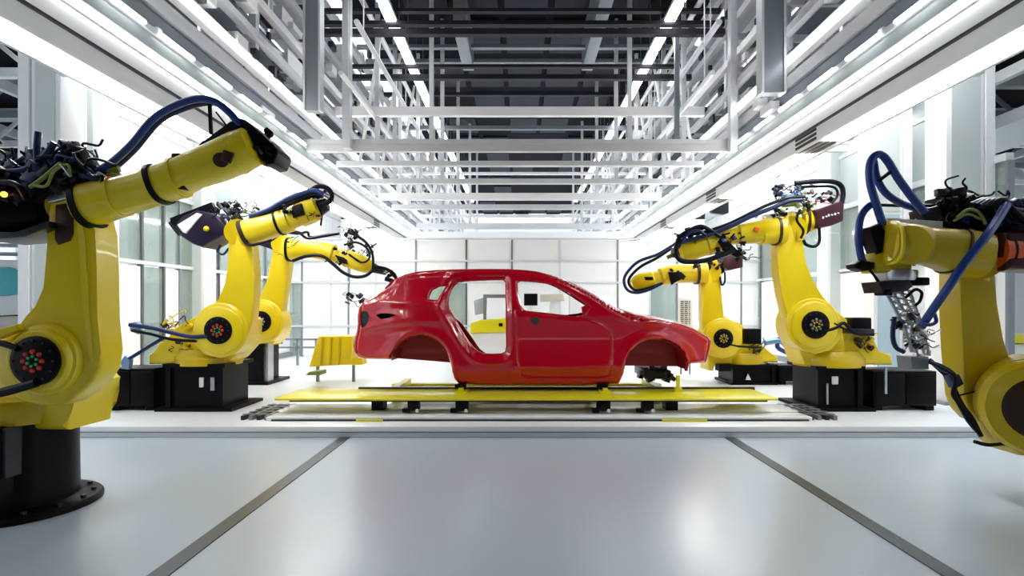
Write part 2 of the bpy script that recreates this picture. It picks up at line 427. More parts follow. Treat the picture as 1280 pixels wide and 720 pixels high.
# farther portal frames, each beam plus two drop posts
farlab = ['first', 'second', 'third', 'fourth', 'fifth', 'sixth', 'seventh', 'eighth', 'ninth', 'tenth']
for i, (yp, z, h) in enumerate(((205, 4.2, .14), (217, 5.2, .09), (227, 4.2, .16), (246, 4.2, .26), (259, 4.2, .2), (270, 4.6, .16), (283, 4.2, .3), (296, 3.9, .7), (310, 3.8, .8), (324, 3.4, .7))):
    Y = F * (z - CH) / (VY - yp)
    m = MB()
    t = thing('portal_frame', (CX, Y, z), 'white steel portal frame, %s behind the long grey front beam' % farlab[i], 'frame')
    h *= 0.65 if i < 7 else 0.5
    MB().bb(-3.55, 3.55, Y - 0.07, Y + 0.07, z - h / 2, z + h / 2).build('beam', WSTEEL if i % 2 else ALU, t)
    if i not in (1, 5):
        for x in ((-3.2, -2.75, 2.75, 3.1) if i % 2 else (-2.95, -1.9, 1.95, 3.0)):
            MB().bb(CX + x - 0.04, CX + x + 0.04, Y - 0.04, Y + 0.04, z + h / 2, 7.8).build('post', WSTEEL if i % 2 else ALU, t)
        for x in (-3.3, 3.2): MB().bar((CX + x, Y, z), (CX + x * 0.86, Y, 7.0), 0.05).build('brace', WSTEEL, t)
# longitudinal pipes inside the hall
for i, (x, z, w, m, lb) in enumerate(((-3.0, 5.1, .08, WSTEEL, 'white pipe running lengthwise low on the left, below the dark roof'),
                          (-2.75, 5.9, .09, ALU, 'grey pipe running lengthwise left of the left tube lights'),
                          (-2.95, 6.8, .10, WSTEEL, 'white pipe running lengthwise high on the left by the roof'),
                          (2.85, 5.1, .08, WSTEEL, 'white pipe running lengthwise low on the right, below the dark roof'),
                          (2.95, 5.9, .10, ALU, 'grey pipe running lengthwise right of the right tube lights'),
                          (3.0, 6.8, .10, WSTEEL, 'white pipe running lengthwise high on the right by the roof'))):
    m_ = MB().tube([(CX + x, 8.8, z), (CX + x, 38, z)], w / 2, 10)
    for k in range(8): m_.bar((CX + x, 9.2 + k * 3.4, z), (CX + x, 9.2 + k * 3.4, 7.8), 0.015)
    tag(m_.build('ceiling_pipe', m), lb, 'pipe')
# ducts near the roof
for x0, x1, y0, y1, z, lb in ((-1.25, -0.35, 7.4, 9.2, 6.75, 'grey roof duct hanging left of the middle, nearest the viewer'), (1.25, 1.5, 10.0, 13.0, 6.9, 'narrow pale duct hanging right of the middle under the roof'), (-1.5, -1.25, 11.0, 13.0, 6.9, 'narrow pale duct hanging left of the middle under the roof')):
    tag(MB().bb(CX + x0, CX + x1, y0, y1, z, 7.70, 0.02).build('air_duct', SKYP if y0 < 9 else ALU2), lb, 'duct')

# ================================================================== SIDE BAYS: columns and glazed partitions
for px, Y, w, m1, lb, s in ((75, 6.6, 0.34, WSTEEL, 'broad white column behind the nearest left robot', -1),
                      (1192, 7.6, 0.50, WSTEEL, 'broad white column behind the nearest right robot', 1),
                      (122, 7.4, 0.30, PANELW, 'white column right of the broad left column', -1),
                      (1100, 8.9, 0.46, PANELW, 'white column left of the broad right column', 1),
                      (250, 10.6, 0.40, PANELW, 'white column behind the second left robot', -1),
                      (1040, 11.2, 0.40, PANELW, 'white column behind the middle right robot', 1)):
    a = P(px, 385, Y)
    t = thing('column', (a.x, Y, 0.12), lb, 'column')
    MB().bb(a.x - w / 2, a.x + w / 2, Y - 0.2, Y + 0.2, 0.121, 5.2, 0.015).build('shaft', m1, t)
    b = a.x + s * w / 2
    MB().bb(b - 0.06 + s * 0.07, b + 0.06 + s * 0.07, Y - 0.22, Y + 0.1, 0.121, 5.2).build('flange', WSTEEL, t)
    MB().bb(a.x - w / 2 + 0.06, a.x + w / 2 - 0.06, Y - 0.215, Y - 0.2, 2.9 if w > 0.3 else 3.1, 5.1).build('face_panel', PALEG, t)
    MB().bb(a.x - w / 2 + 0.06, a.x + w / 2 - 0.06, Y - 0.215, Y - 0.2, 0.3, 2.85).build('lower_face_panel', PALEB if w > 0.45 else PALEG, t)
    for z in (0.121,): MB().bb(a.x - w / 2 - 0.06, a.x + w / 2 + 0.06, Y - 0.26, Y + 0.26, z, z + 0.04).build('base_plate', ALU2, t)

def partition(s, nm, xw, ys, label):
    t = thing('glazed_partition', (xw, 12, 0.12), label, 'partition')
    zl = 2.1
    for i, (y0, y1) in enumerate(zip(ys, ys[1:])):
        up = GLASS; lo = PANELW if i % 2 == 0 else GLASS
        MB().bb(xw - 0.015, xw + 0.015, y0 + 0.03, y1 - 0.03, zl + 0.03, 3.3).build('upper_pane', up, t)
        MB().bb(xw - 0.02, xw + 0.02, y0 + 0.03, y1 - 0.03, 0.25, zl - 0.03).build('lower_pane', lo, t)
    for y in ys: MB().bb(xw - 0.04, xw + 0.04, y - 0.025, y + 0.025, 0.121, 3.3).build('mullion', MULL if ys.index(y) % 3 else ALU2, t)
    for z, h in ((0.12, 0.13), (zl, 0.06), (3.3, 0.1)):
        MB().bb(xw - 0.05, xw + 0.05, ys[0], ys[-1], z + 0.001, z + h).build('transom', ALU2 if z < 1 else ALU, t)
for s_, nm, xw, y0 in ((-1, 'left', -6.1, 8.0), (1, 'right', 6.3, 8.5)):
    t = thing('upper_bay_wall', (xw, 13, 3.41), 'row of tall white wall panels above the glazed partition on the %s' % nm, 'wall panels')
    y = y0
    while y < 19:
        d = rnd.choice([0.9, 1.3, 1.7]); MB().bb(xw - 0.03, xw + 0.03, y + 0.015, min(y + d, 19) - 0.015, 3.41, 5.2).build('panel', PANELW if rnd.random() < .8 else SLATEG, t); y += d
    MB().bb(xw - 0.05, xw + 0.05, y0, 19, 4.3, 4.36).build('rail', ALU, t)
for s_, nm in ((-1, 'left'), (1, 'right')):
    x = 5.0 * s_ + (0.1 if s_ > 0 else 0)
    for k in range(3):
        y = 6.6 + k * 3.6
        t = thing('added_bay_light', (x, y + 1.5, 4.9), 'added rectangular fill light over the %s robot bay, %s from the viewer' % (nm, ('nearest', 'second', 'farthest')[k]), 'ceiling light')  # lamps added to brighten the white bay walls
        MB().bb(x - .3, x + .3, y, y + 2.8, 4.95, 5.05, .01).build('housing', WSTEEL, t)
        MB().bb(x - .27, x + .27, y + .03, y + 2.77, 4.93, 4.95).build('diffuser', LAMPB, t)
        for yy in (y + .4, y + 2.4): MB().bar((x, yy, 5.05), (x, yy, 7.6), .02).build('suspension_rod', ALU2, t)
partition(-1, 'left', -6.1, [8.0, 9.0, 9.55, 10.0, 11.3, 12.2, 13.4, 15.0, 17, 19], 'green-grey glazed partition with white lower panels behind the left robots')
partition(1, 'right', 6.3, [7.2, 9.0, 10.2, 11.6, 13.0, 14.6, 16.5, 19], 'green-grey glazed partition with white lower panels behind the right robots')
# back partition across the hall
t = thing('glazed_partition', (CX, 14.8, 0.12), 'low white panelled partition with thin posts crossing the hall behind the car body', 'partition')
xs = [P(p, 385, 14.8).x for p in (356, 378, 414, 436, 470, 520, 583, 640, 700, 772, 812, 846, 888, 926, 953, 990)]
for i, (a, b) in enumerate(zip(xs, xs[1:])):
    MB().bb(a + 0.02, b - 0.02, 14.78, 14.82, 0.14, 2.05).build('panel', [GLASS, PANELW, PANELW, PANELW, PANELW][i % 5], t)
    MB().bb(a + 0.02, b - 0.02, 14.79, 14.81, 2.11, 2.62).build('top_panel', PANELW, t); MB().bb(a + 0.02, b - 0.02, 14.79, 14.81, 2.67, 3.18).build('top_panel', PANELW, t)
for x in xs: MB().bb(x - 0.022, x + 0.022, 14.76, 14.84, 0.121, 3.2).build('post', MULL if xs.index(x) in (6, 14) else (ALU2 if xs.index(x) % 2 else ALU), t)
for z in (0.9, 2.05, 2.62, 3.2): MB().bb(xs[0], xs[-1], 14.75, 14.85, z, z + 0.05).build('rail', ALU, t)

# ================================================================== CONVEYOR DECK UNDER THE CAR
t = thing('conveyor_deck', (CX, 6.8, 0.12), 'low white conveyor bed with dark grooves set on the platform under the yellow skid', 'conveyor')
def xr(p, Y): return (p - VX) / F * Y
MB().bb(xr(333, 6.35), xr(1015, 6.35), 6.34, 6.60, 0.121, 0.165, 0.006).build('bed', DECKW, t)
MB().bb(xr(345, 6.65), xr(1000, 6.65), 6.63, 7.15, 0.121, 0.175, 0.006).build('bed', DECKW, t)
MB().bb(xr(345, 6.65), xr(1005, 6.65), 6.60, 6.63, 0.121, 0.150).build('groove', DKSTEEL, t)
MB().bb(xr(340, 6.35), xr(1010, 6.35), 6.325, 6.34, 0.121, 0.140).build('edge_rail', DKSTEEL, t)
lab(MB().bb(xr(445, 6.3), xr(478, 6.3), 6.30, 6.324, 0.121, 0.145).build('edge_marker', DECKY, t), 'yellow edge marker')
lab(MB().bb(xr(828, 6.3), xr(884, 6.3), 6.30, 6.324, 0.121, 0.145).build('edge_marker', DECKY, t), 'yellow edge marker')
MB().bb(xr(450, 8.3), xr(900, 8.3), 8.2, 8.55, 0.121, 0.175, 0.006).build('bed', DECKW, t)
for s, px0, px1 in ((-1, 300, 338), (1, 1012, 1045)):
    t2 = thing('guide_rail', ((px0 + px1 - 1300) / 1400 * 6.6, 6.6, 0.12), 'grey steel guide rail cluster at the %s end of the conveyor' % ('left' if s < 0 else 'right'), 'rail')
    for k in range(4):
        xb = xr((px0 + px1) / 2, 6.4) + (k - 1.5) * 0.09
        MB().bar((xb - s * 0.0, 6.38, 0.146), (xb, 7.2, 0.146), 0.04, 0.05).build('rail', GRATE if k % 2 else DKSTEEL, t2)
    for k in range(5): MB().bb(xr((px0 + px1) / 2, 6.4) - 0.17, xr((px0 + px1) / 2, 6.4) + 0.17, 6.45 + k * 0.16, 6.49 + k * 0.16, 0.171, 0.178).build('tie', GRATE, t2)

t = thing('car_skid', (CX, 6.8, 0.17), 'bright yellow flat skid carrying the red car body over the white conveyor', 'skid')
MB().prism3([Vector((-2.85, 6.50, 0.325)), Vector((3.0, 6.50, 0.325)), Vector((3.0, 6.50, 0.35)), Vector((-2.85, 6.50, 0.35))], 0.77, 0.006).build('deck', DECKY, t)
MB().bb(-2.1, 3.05, 7.275, 7.33, 0.33, 0.37).build('rear_rail', DKSTEEL, t)
MB().bb(-2.7, 2.9, 6.56, 6.62, 0.30, 0.325).build('front_lip', DKSTEEL, t)
for px, w in ((514, .13), (576, .15), (757, .15), (813, .13)):
    x = xr(px, 6.42)
    f = MB().bb(x - w / 2, x + w / 2, 6.52, 6.66, 0.20, 0.325, 0.01).bb(x - w / 2 - 0.06, x - w / 2 + 0.02, 6.53, 6.62, 0.178, 0.225).build('foot_bracket', BLK, t)
    MB().cyl((x + .05, 6.50, 0.205), (x + .05, 6.52, 0.205), 0.02).build('roller', WHT, f)
for px in (466, 846):
    x = xr(px, 6.5); MB().bb(x - 0.07, x + 0.07, 6.7, 6.9, 0.175, 0.325).build('foot_bracket', BLK, t)
for px in (576, 757):
    x = xr(px, 6.9)
    MB().bb(x - 0.07, x + 0.07, 6.86, 7.0, 0.35, 0.38).bb(x - 0.03, x + 0.03, 6.90, 6.96, 0.38, 0.41).build('clamp', DECKY, t)
    MB().bb(x - 0.05, x + 0.05, 7.03, 7.14, 0.35, 0.452).bb(x - 0.09, x - 0.05, 7.03, 7.1, 0.39, 0.44).build('support_pin', BLK, t)
x = xr(846, 7.1); MB().bb(x - 0.04, x + 0.04, 7.0, 7.1, 0.35, 0.40).bb(x - 0.02, x + 0.02, 7.03, 7.07, 0.40, 0.55).build('front_post', DECKY, t)
for px in (576, 757):
    x = xr(px, 7.1); MB().bb(x - 0.05, x + 0.05, 8.74, 8.84, 0.20, 0.455).build('support_pin', BLK, t)
MB().bb(-2.0, 2.2, 8.72, 8.86, 0.178, 0.22).build('far_beam', DECKY, t)
for x in (-1.8, 1.9): MB().bb(x, x + 0.1, 7.27, 8.75, 0.21, 0.30).build('crossmember', DECKY, t)

# ================================================================== CAR BODY
OUT = [(493,349),(506,343.5),(521,340),(543,338.2),(567,337.2),(600,336.6),(634,336.8),(658,338.2),(672,340),(686,343.2),(698,346.8),(710,351),(726,358.6),(741,367),(757,377),(771,385.5),(782,390.5),(793,394),(808,397),(823,399.5),(840,403),(854,407),(867,412),(878,418),(884,421.5),(887,426),(886,434),(884,442),(882,453),(872,454),(861,455),
  (860,464),(857.5,464),(857,451),(854,440.5),(847,433.5),(838,428.6),(828,425.6),(817,424.6),(807,426.3),(799,430),(792,435.5),(787,442.5),(783,450),(781,458),(779,467.5),(776,474),(773,480),(740,481),(700,481.2),(650,481.2),(610,481),(577,480),(572,478),(568,473),(565.5,465),(564,457),(561,446),(557,437),(551,430),(544,424.5),(536,421),(528,419.4),(520,419.6),(511,422.2),(502.6,427),(496.5,432.6),(492,439),(489.5,444),(487.5,449),(472,449),(457,448.5),(450,446),(446,442),(444.3,433),(445.5,424),(448,415),(449.5,405),(449,395),(450.5,386),(453.6,378),(462,371.5),(472,366),(482,360),(489,355)]
REARDOOR = [(568,357),(573,353.5),(580,352),(600,351),(618,350.5),(629,350.4),(631.5,353),(632,380),(632.3,410),(632.5,434),(631,439),(627,441.8),(615,442.4),(604,442),(598,439.5),(592,434.5),(586,427.5),(580,418.5),(573,407),(566.5,395),(562,386),(560.5,380),(561,372),(564,364)]
REARDOOR_FAR = [(512,352),(540,347.5),(580,345),(610,344.5),(629,344.5),(631.5,347),(632,380),(632.3,410),(632.5,444),(631,453),(627,457),(615,458),(600,457),(588,448),(576,430),(560,408),(545,396),(520,390),(508,384),(505,370),(507,358)]
FWIN_FAR = [(646.5,347),(650,344.5),(662,344),(676,346),(690,350),(704,355.5),(718,362.5),(732,370.5),(748,380),(756,386),(750,391),(740,393.5),(722,395.6),(713,395),(700,393.4),(686,391.8),(672,390.3),(660,389),(655,386.5),(651,381),(648,370)]
FWIN = [(646.5,353.5),(650,352),(660,352),(671,353),(684,355.2),(696,359),(707,364),(717,370),(727,377),(734,382.6),(733,388),(730,394),(722,395.6),(713,395),(700,393.4),(686,391.8),(672,390.3),(660,389),(655,386.5),(651,381),(648,370)]
QWIN = [(536,374),(537.5,368),(541,362),(548,359),(557.5,357),(554,363),(550,369.5),(547,375)]
SLOT = [(470,394),(476,391.5),(489,392),(495,394),(486,397.5),(476,399)]
LAMPH = [(451,391),(454,388.5),(459,389.5),(461.5,394),(460.5,402),(457,407.5),(452,409.5),(450.8,400)]
DOOR = [(644,388),(655,390.5),(686,393.5),(713,397),(730,397.5),(738,399),(752,405),(763,414),(767,424),(766.5,440),(764,455),(760,469),(750,471.5),(700,472),(660,471.5),(652,469),(648,460),(646,440),(645,410)]
CREASE1 = [(452,383),(480,377),(520,378),(548,381)]
CREASE2 = [(455,412),(480,404),(510,401.5),(545,402)]
CREASE3 = [(648,458),(700,459),(768,456)]
def segd(p, a, b):
    ax, ay = a; bx, by = b; dx, dy = bx - ax, by - ay
    L = dx * dx + dy * dy
    t = 0 if L == 0 else max(0, min(1, ((p[0] - ax) * dx + (p[1] - ay) * dy) / L))
    return math.hypot(p[0] - ax - t * dx, p[1] - ay - t * dy)
def polyd(p, poly, closed=True):
    n = len(poly); return min(segd(p, poly[i], poly[(i + 1) % n]) for i in range(n if closed else n - 1))
def inside(p, poly):
    c = False; n = len(poly); j = n - 1
    for i in range(n):
        xi, yi = poly[i]; xj, yj = poly[j]
        if (yi > p[1]) != (yj > p[1]) and p[0] < (xj - xi) * (p[1] - yi) / (yj - yi) + xi: c = not c
        j = i
    return c
def sst(a, b, x):
    t = max(0, min(1, (x - a) / (b - a))); return t * t * (3 - 2 * t)
def depth(p, holes):
    x, y = p; D = 7.0
    if y < 396: t = (396 - y) / 58; D += 0.05 * t + 0.30 * t ** 1.6
    if x < 525: D += 0.26 * ((525 - x) / 80) ** 2
    if x > 790: D += 0.34 * ((x - 790) / 97) ** 2
    if 395 < y < 460: D += 0.022 * math.sin((y - 395) / 65 * PI)
    if y > 455: D += 0.05 * ((y - 455) / 25) ** 1.5
    for c, r in (((526, 457), 37.5), ((820, 463), 38.5)):
        d = math.hypot(x - c[0], y - c[1]) - r
        D -= 0.035 * math.exp(-((d - 3) / 7) ** 2)
    d = polyd(p, CREASE1, False); D -= 0.03 * math.exp(-(d / 5) ** 2)
    d = polyd(p, CREASE2, False); D -= 0.025 * math.exp(-(d / 5) ** 2)
    d = polyd(p, CREASE3, False); D -= 0.018 * math.exp(-(d / 4) ** 2)
    for h in holes[:1]:
        d = polyd(p, h); D += 0.035 * (1 - sst(4.5, 7, d)); D += 0.03 * max(0, 1 - d / 2.5) ** 2
        if 9 < d < 20 and x < 640: D -= 0.02 * math.exp(-((d - 12) / 3) ** 2)
    for h in holes[1:3]:
        d = polyd(p, h); D += 0.035 * max(0, 1 - d / 3.0) ** 1.5
    d = polyd(p, OUT)
    if y < 402 and x > 690: D += 0.035 * math.exp(-((d - 4.5) / 1.3) ** 2) - 0.012 * math.exp(-((d - 8) / 2) ** 2)
    if y < 380 and x < 560: D += 0.02 * math.exp(-((d - 5) / 1.6) ** 2)
    D += 0.05 * max(0, 1 - d / 3.5) ** 2
    d = polyd(p, DOOR); D += 0.012 * math.exp(-(d / 0.9) ** 2)
    return D
def side_mesh(holes):
    vs = []; es = []
    def loop(poly, closed=True, sub=3.0):
        st = len(vs); pts = []
        n = len(poly)
        for i in range(n if closed else n - 1):
            a, b = poly[i], poly[(i + 1) % n]; k = max(1, int(math.hypot(b[0] - a[0], b[1] - a[1]) / sub))
            for q in range(k): pts.append((a[0] + (b[0] - a[0]) * q / k, a[1] + (b[1] - a[1]) * q / k))
        if not closed: pts.append(poly[-1])
        for p in pts: vs.append(Vector(p))
        m = len(pts)
        for i in range(m if closed else m - 1): es.append((st + i, st + (i + 1) % m))
    loop(OUT)
    for h in holes: loop(h)
    loop(DOOR, True, 2.5)
    allp = [OUT] + holes + [DOOR]
    step = 2.6; j = 0; y = 337.0
    while y < 482:
        x = 444 + (j % 2) * step / 2
        while x < 888:
            p = (x, y)
            if inside(p, OUT) and not any(inside(p, h) for h in holes) and min(polyd(p, q) for q in allp) > 1.1:
                vs.append(Vector(p))
            x += step
        y += step * 0.87; j += 1
    # lines beside the door gap so the groove keeps its shape
    r = delaunay_2d_cdt(vs, es, [], 0, 1e-4)
    V, Fc = r[0], r[2]
    keep = []
    for f in Fc:
        c = (sum(V[i].x for i in f) / 3, sum(V[i].y for i in f) / 3)
        if inside(c, OUT) and not any(inside(c, h) for h in holes): keep.append((f, c))
    W = []
    for v in V:
        p = (v.x, v.y); W.append(P(v.x, v.y, depth(p, holes)))
    return W, keep
YC = 7.93
def panel_obj(W, faces, name, m, parent, mirror, flange, ref=None):
    mb = MB(); bm = mb.bm; mp = {}
    def gv(i):
        if i not in mp:
            w = W[i].copy()
            if mirror: w.y = 2 * YC - w.y
            mp[i] = bm.verts.new(w)
        return mp[i]
    for f in faces:
        try: bm.faces.new([gv(i) for i in f])
        except ValueError: pass
    be = [e for e in bm.edges if len(e.link_faces) == 1]
    r = bmesh.ops.extrude_edge_only(bm, edges=be)
    nv = [g for g in r['geom'] if isinstance(g, bmesh.types.BMVert)]
    for v in nv: v.co.y += -flange if mirror else flange
    o = mb.build(name, m, parent, 50)
    return o
car = thing('unfinished_car', (CX, YC, 0.45), 'glossy red unfinished hatchback without wheels or rear doors on the yellow skid', 'car')
for mirror in (False, True):
    holes = [REARDOOR_FAR, FWIN_FAR] if mirror else [REARDOOR, FWIN, QWIN, SLOT, LAMPH]
    W, keep = side_mesh(holes)
    dp = [f for f, c in keep if inside(c, DOOR)]; sp = [f for f, c in keep if not inside(c, DOOR)]
    panel_obj(W, sp, 'side_panel', CARRED, car, mirror, 0.07)
    d = panel_obj(W, dp, 'front_door', CARRED, car, mirror, 0.06)
    if not mirror:
        lab(MB().lathe(P(669.5, 401, 6.99), (0, 1, 0), [(0, 0.035), (0.008, 0.055), (0.03, 0.055)], 20).build('handle_recess', HOLE, d), 'dark handle recess')
        MB().prism([(727, 384), (735, 380), (739, 383), (736, 394), (729, 396)], 7.03, 0.07, 0.008).build('mirror_mount', CARRED, d)
        lab(MB().prism(LAMPH, 7.26, 0.03).build('tail_lamp_recess', LAMPG, car), 'dark blue tail lamp recess')
        MB().prism([(a, b) for a, b in SLOT], 7.19, 0.03).build('slot_recess', BLK, car)
def loft(pts, name, m, crown, plan=0.0, th=0.03, n=14):
    mb = MB(); bm = mb.bm; rows = []
    for (a, b, q) in pts:
        near = P(a, b, depth((a, b), [REARDOOR, FWIN, QWIN]) + 0.0)
        row = []
        for k in range(n + 1):
            u = k / n; y = near.y + (2 * (YC - near.y)) * u; c = 1 - (2 * u - 1) ** 2; c = c ** 0.8
            row.append(bm.verts.new((near.x + plan * c, y, near.z + crown * c * q)))
        rows.append(row)
    for r0, r1 in zip(rows, rows[1:]):
        for k in range(n): bm.faces.new((r0[k], r0[k + 1], r1[k + 1], r1[k]))
    o = mb.build(name, m, car, 40)
    sd = o.modifiers.new('t', 'SOLIDIFY'); sd.thickness = th; sd.offset = 0
    return o
R_ = lambda pts, q=1: [(a, b, q) for a, b in pts]
loft(R_([(491,351),(506,344.2),(521,340.8),(543,339),(567,338),(600,337.4),(634,337.6),(658,339),(672,340.8),(690,345.2)]), 'roof_panel', CARRED, 0.03, 0.0, 0.02)
loft(R_([(780,391),(793,395),(808,398),(823,400.5),(840,404),(854,408),(867,413),(878,419)]), 'hood', CARRED, 0.05, 0.05, 0.02)
loft(R_([(878,419),(884,422.5),(886.5,427),(885.5,434),(883.5,442),(881,452)], 0), 'front_fascia', CARRED, 0, 0.12, 0.02)
loft(R_([(457,447),(450,445.5),(446.6,441),(445.2,433),(446.4,424),(449,415),(450.3,405),(450,395),(451.5,386),(455,379)], 0), 'tailgate', CARRED, 0, -0.14, 0.02)
loft(R_([(482,361),(491,351)], 0), 'rear_header', CARRED, 0, -0.05, 0.03)
# rear spoiler lip
m = MB()
a, b = P(478, 357, 7.4), P(502, 346, 7.4)
# floor pans, firewall, inner wheel housings
MB().bb(xr(580, 7), xr(776, 7), 7.15, 2 * YC - 7.15, 0.47, 0.50).bb(xr(585, 7), xr(773, 7), 7.06, 7.18, 0.46, 0.60).bb(xr(585, 7), xr(773, 7), 2 * YC - 7.18, 2 * YC - 7.06, 0.46, 0.56).build('floor_pan', CARIN, car)
MB().bb(xr(462, 7), xr(575, 7), 7.5, 2 * YC - 7.5, 0.76, 0.80).build('rear_floor', CARIN, car)
MB().bb(xr(772, 7), xr(780, 7), 7.2, 2 * YC - 7.2, 0.50, 1.28).build('firewall', CARIN, car)
for mirror in (False, True):
    for arch in ([(489,452),(489.5,444),(492,439),(496.5,432.6),(502.6,427),(511,422.2),(520,419.6),(528,419.4),(536,421),(544,424.5),(551,430),(557,437),(561,446),(564,458)],
                 [(780.5,462),(783,450),(787,442.5),(792,435.5),(799,430),(807,426.3),(817,424.6),(828,425.6),(838,428.6),(847,433.5),(854,440.5),(857,451),(857.5,463)]):
        mb = MB(); bm = mb.bm
        cxp = sum(p[0] for p in arch) / len(arch)
        o_ = [P(a + (1.5 if a < cxp else -1.5) * 0, b - 1.0, 7.06) for a, b in arch]
        rows = []
        for dy, sh in ((0, 0), (0.12, -0.01), (0.30, -0.02), (0.34, -0.05)):
            c0 = P(cxp, 450, 7.06)
            rows.append([bm.verts.new(Vector((c0.x + (p.x - c0.x) * (1 + sh), p.y + dy if not mirror else 2 * YC - p.y - dy, c0.z + (p.z - c0.z) * (1 + sh)))) for p in o_])
        for r0, r1 in zip(rows, rows[1:]):
            for k in range(len(o_) - 1): bm.faces.new((r0[k], r0[k + 1], r1[k + 1], r1[k]))
        bm.faces.new(rows[-1])
        mb.build('wheel_housing', CARIN, car, 50)
# front subframe and black drive parts hanging in the front arch
m = MB()
for k in range(26):
    q = P(rnd.uniform(804, 840), rnd.uniform(466, 475), 7.6)
    m.box((q.x, 7.5 + rnd.uniform(0, 0.5), q.z), (rnd.uniform(.04, .13), rnd.uniform(.05, .2), rnd.uniform(.04, .08)), Matrix.Rotation(rnd.uniform(0, 2), 4, 'Y'))
m.bb(P(806, 470, 7.6).x, P(838, 470, 7.6).x, 7.55, 8.3, 0.44, 0.56, 0.02).bb(P(812, 470, 7.6).x, P(818, 470, 7.6).x, 7.6, 7.7, 0.5, 0.8).bb(P(828, 470, 7.6).x, P(834, 470, 7.6).x, 7.6, 7.7, 0.5, 0.8)
lab(m.build('front_subframe', DKSTEEL, car), 'dark metal front subframe')
MB().bb(P(858, 450, 7.4).x, P(884, 450, 7.4).x, 7.5, 2 * YC - 7.5, 0.72, 0.95, 0.02).build('front_crossmember', CARIN, car)
MB().bar(P(562, 350, 7.5), P(562, 350, 7.5) + Vector((0, .8, 0)), 0.05).build('roof_bow', CARIN, car)

# ================================================================== ROBOTS
def hub(root, px, py, Yf, r, rc, m=YEL, depth_=0.35, colors=True, d=(0, 1, 0)):
    o = P(px, py, Yf)
    h = MB().lathe(o, d, [(0.0, r * 0.80), (0.012, r * 0.86), (0.03, r * 0.88), (0.035, r * 0.96), (0.05, r), (depth_, r)], 40).build('shoulder_housing', m, root)
    dd = Vector(d).normalized()
    c = MB().lathe(o - dd * 0.03, d, [(0, rc * 0.78), (0.006, rc * 0.9), (0.012, rc), (0.034, rc)], 32)
    c = c.build('motor_cap', BLK, h)
    b = MB(); u, v = basis(dd)
    for k in range(8):
        a = k * PI / 4; b.lathe(o - dd * 0.042 + (u * math.cos(a) + v * math.sin(a)) * rc * 0.38, d, [(0, rc * 0.07), (0.012, rc * 0.11), (0.03, rc * 0.11)], 8)
    lab(b.build('connector_ring', REDP if colors else CHROME, c), 'red connectors' if colors else 'steel connectors')
    b = MB()
    for k in range(6):
        a = k * PI / 3 + .4; b.lathe(o - dd * 0.040 + (u * math.cos(a) + v * math.sin(a)) * rc * 0.2, d, [(0, rc * 0.06), (0.03, rc * 0.08)], 8)
    b.build('connector', GRNP if colors else YEL, c)
    b = MB()
    for k in range(12):
        a = k * PI / 6; b.lathe(o - dd * 0.036 + (u * math.cos(a) + v * math.sin(a)) * rc * 0.82, d, [(0, rc * 0.05), (0.014, rc * 0.05)], 6)
    b.build('bolt', DKSTEEL, c)
    return h
def hose(root, pts, r, m, n=8, name='hose', Y=None):
    q = []
    for p in pts:
        if len(p) == 3: q.append(P(p[0], p[1], p[2]))
        else: q.append(P(p[0], p[1], Y))
    return MB().tube(q, r, n, smooth=7).build(name, m, root, 60)
def clutter(root, x0, x1, y0, y1, Y, n, seed, sz=0.05, name='valve_block', mats=(BLK, RUB, DKSTEEL, NAVY), dy=0.3):
    r = random.Random(seed)
    for mi, m in enumerate(mats):
        mb = MB()
        for k in range(max(2, n // len(mats))):
            Yk = Y + r.uniform(0, dy); a = P(r.uniform(x0, x1), r.uniform(y0, y1), Yk); t = r.random()
            R = Matrix.Rotation(r.uniform(-1, 1), 4, 'Y') @ Matrix.Rotation(r.uniform(-.6, .6), 4, 'X')
            if t < 0.55: mb.box(a, (r.uniform(.6, 2.2) * sz, r.uniform(.6, 1.6) * sz, r.uniform(.5, 1.4) * sz), R, sz * 0.12)
            elif t < 0.63:
                d = R @ Vector((1, 0, 0)); mb.cyl(a, a + d * sz * 1.8, sz * .35, n=10)
            else:
                pts = [a]
                for q in range(4): pts.append(pts[-1] + Vector((r.uniform(-1.3, 1.9) * sz, r.uniform(-.6, .6) * sz, r.uniform(-1.2, 1.2) * sz)))
                mb.tube(pts, sz * 0.14, 6, smooth=4)
        mb.build(name if mi == 0 else 'fitting', m, root)['kind'] = 'stuff'
def limb(root, pts, radii, m, name, Y, power=2.6, n=24, smooth=0):
    q = [P(p[0], p[1], p[2] if len(p) == 3 else Y) for p in pts]
    return MB().tube(q, radii, n, smooth, power=power).build(name, m, root, 40)
def ringbar(root, a, b, r, m, name, Y):
    return MB().tube([P(*a, Y), P(*b, Y)], r, 24, power=2.6).build(name, m, root)

# ---------- R1: nearest left robot
Z0 = 0.0
def robot_root(px, Y, z, label):
    return thing('industrial_robot', (xr(px, Y), Y, z), label, 'robot', None)
r = robot_root(25, 3.97, 0, 'nearest left yellow welding robot, cropped by the frame, arm raised with blue hoses')
o = (xr(25, 3.97), 3.97)
MB().lathe((o[0], o[1], 0.001), (0, 0, 1), [(0, .48), (.03, .48), (.045, .465), (.045, .36), (.06, .34), (.5, .335), (.62, .33)], 48).build('pedestal', BLK, r)
b = MB(); 
for k in range(14):
    a = k * 2 * PI / 14 + .1; b.cyl((o[0] + .42 * math.cos(a), o[1] + .42 * math.sin(a), .045), (o[0] + .42 * math.cos(a), o[1] + .42 * math.sin(a), .065), .018, n=6)
b.build('anchor_bolt', DKSTEEL, r)
MB().bb(o[0] - .42, o[0] + .20, o[1] - .40, o[1] - .1, 0.046, 0.63, 0.03).build('junction_cabinet', BLK, r)
MB().bb(o[0] + .20, o[0] + .23, o[1] - .36, o[1] - .15, 0.3, 0.62).build('cable_duct', DKSTEEL, r)
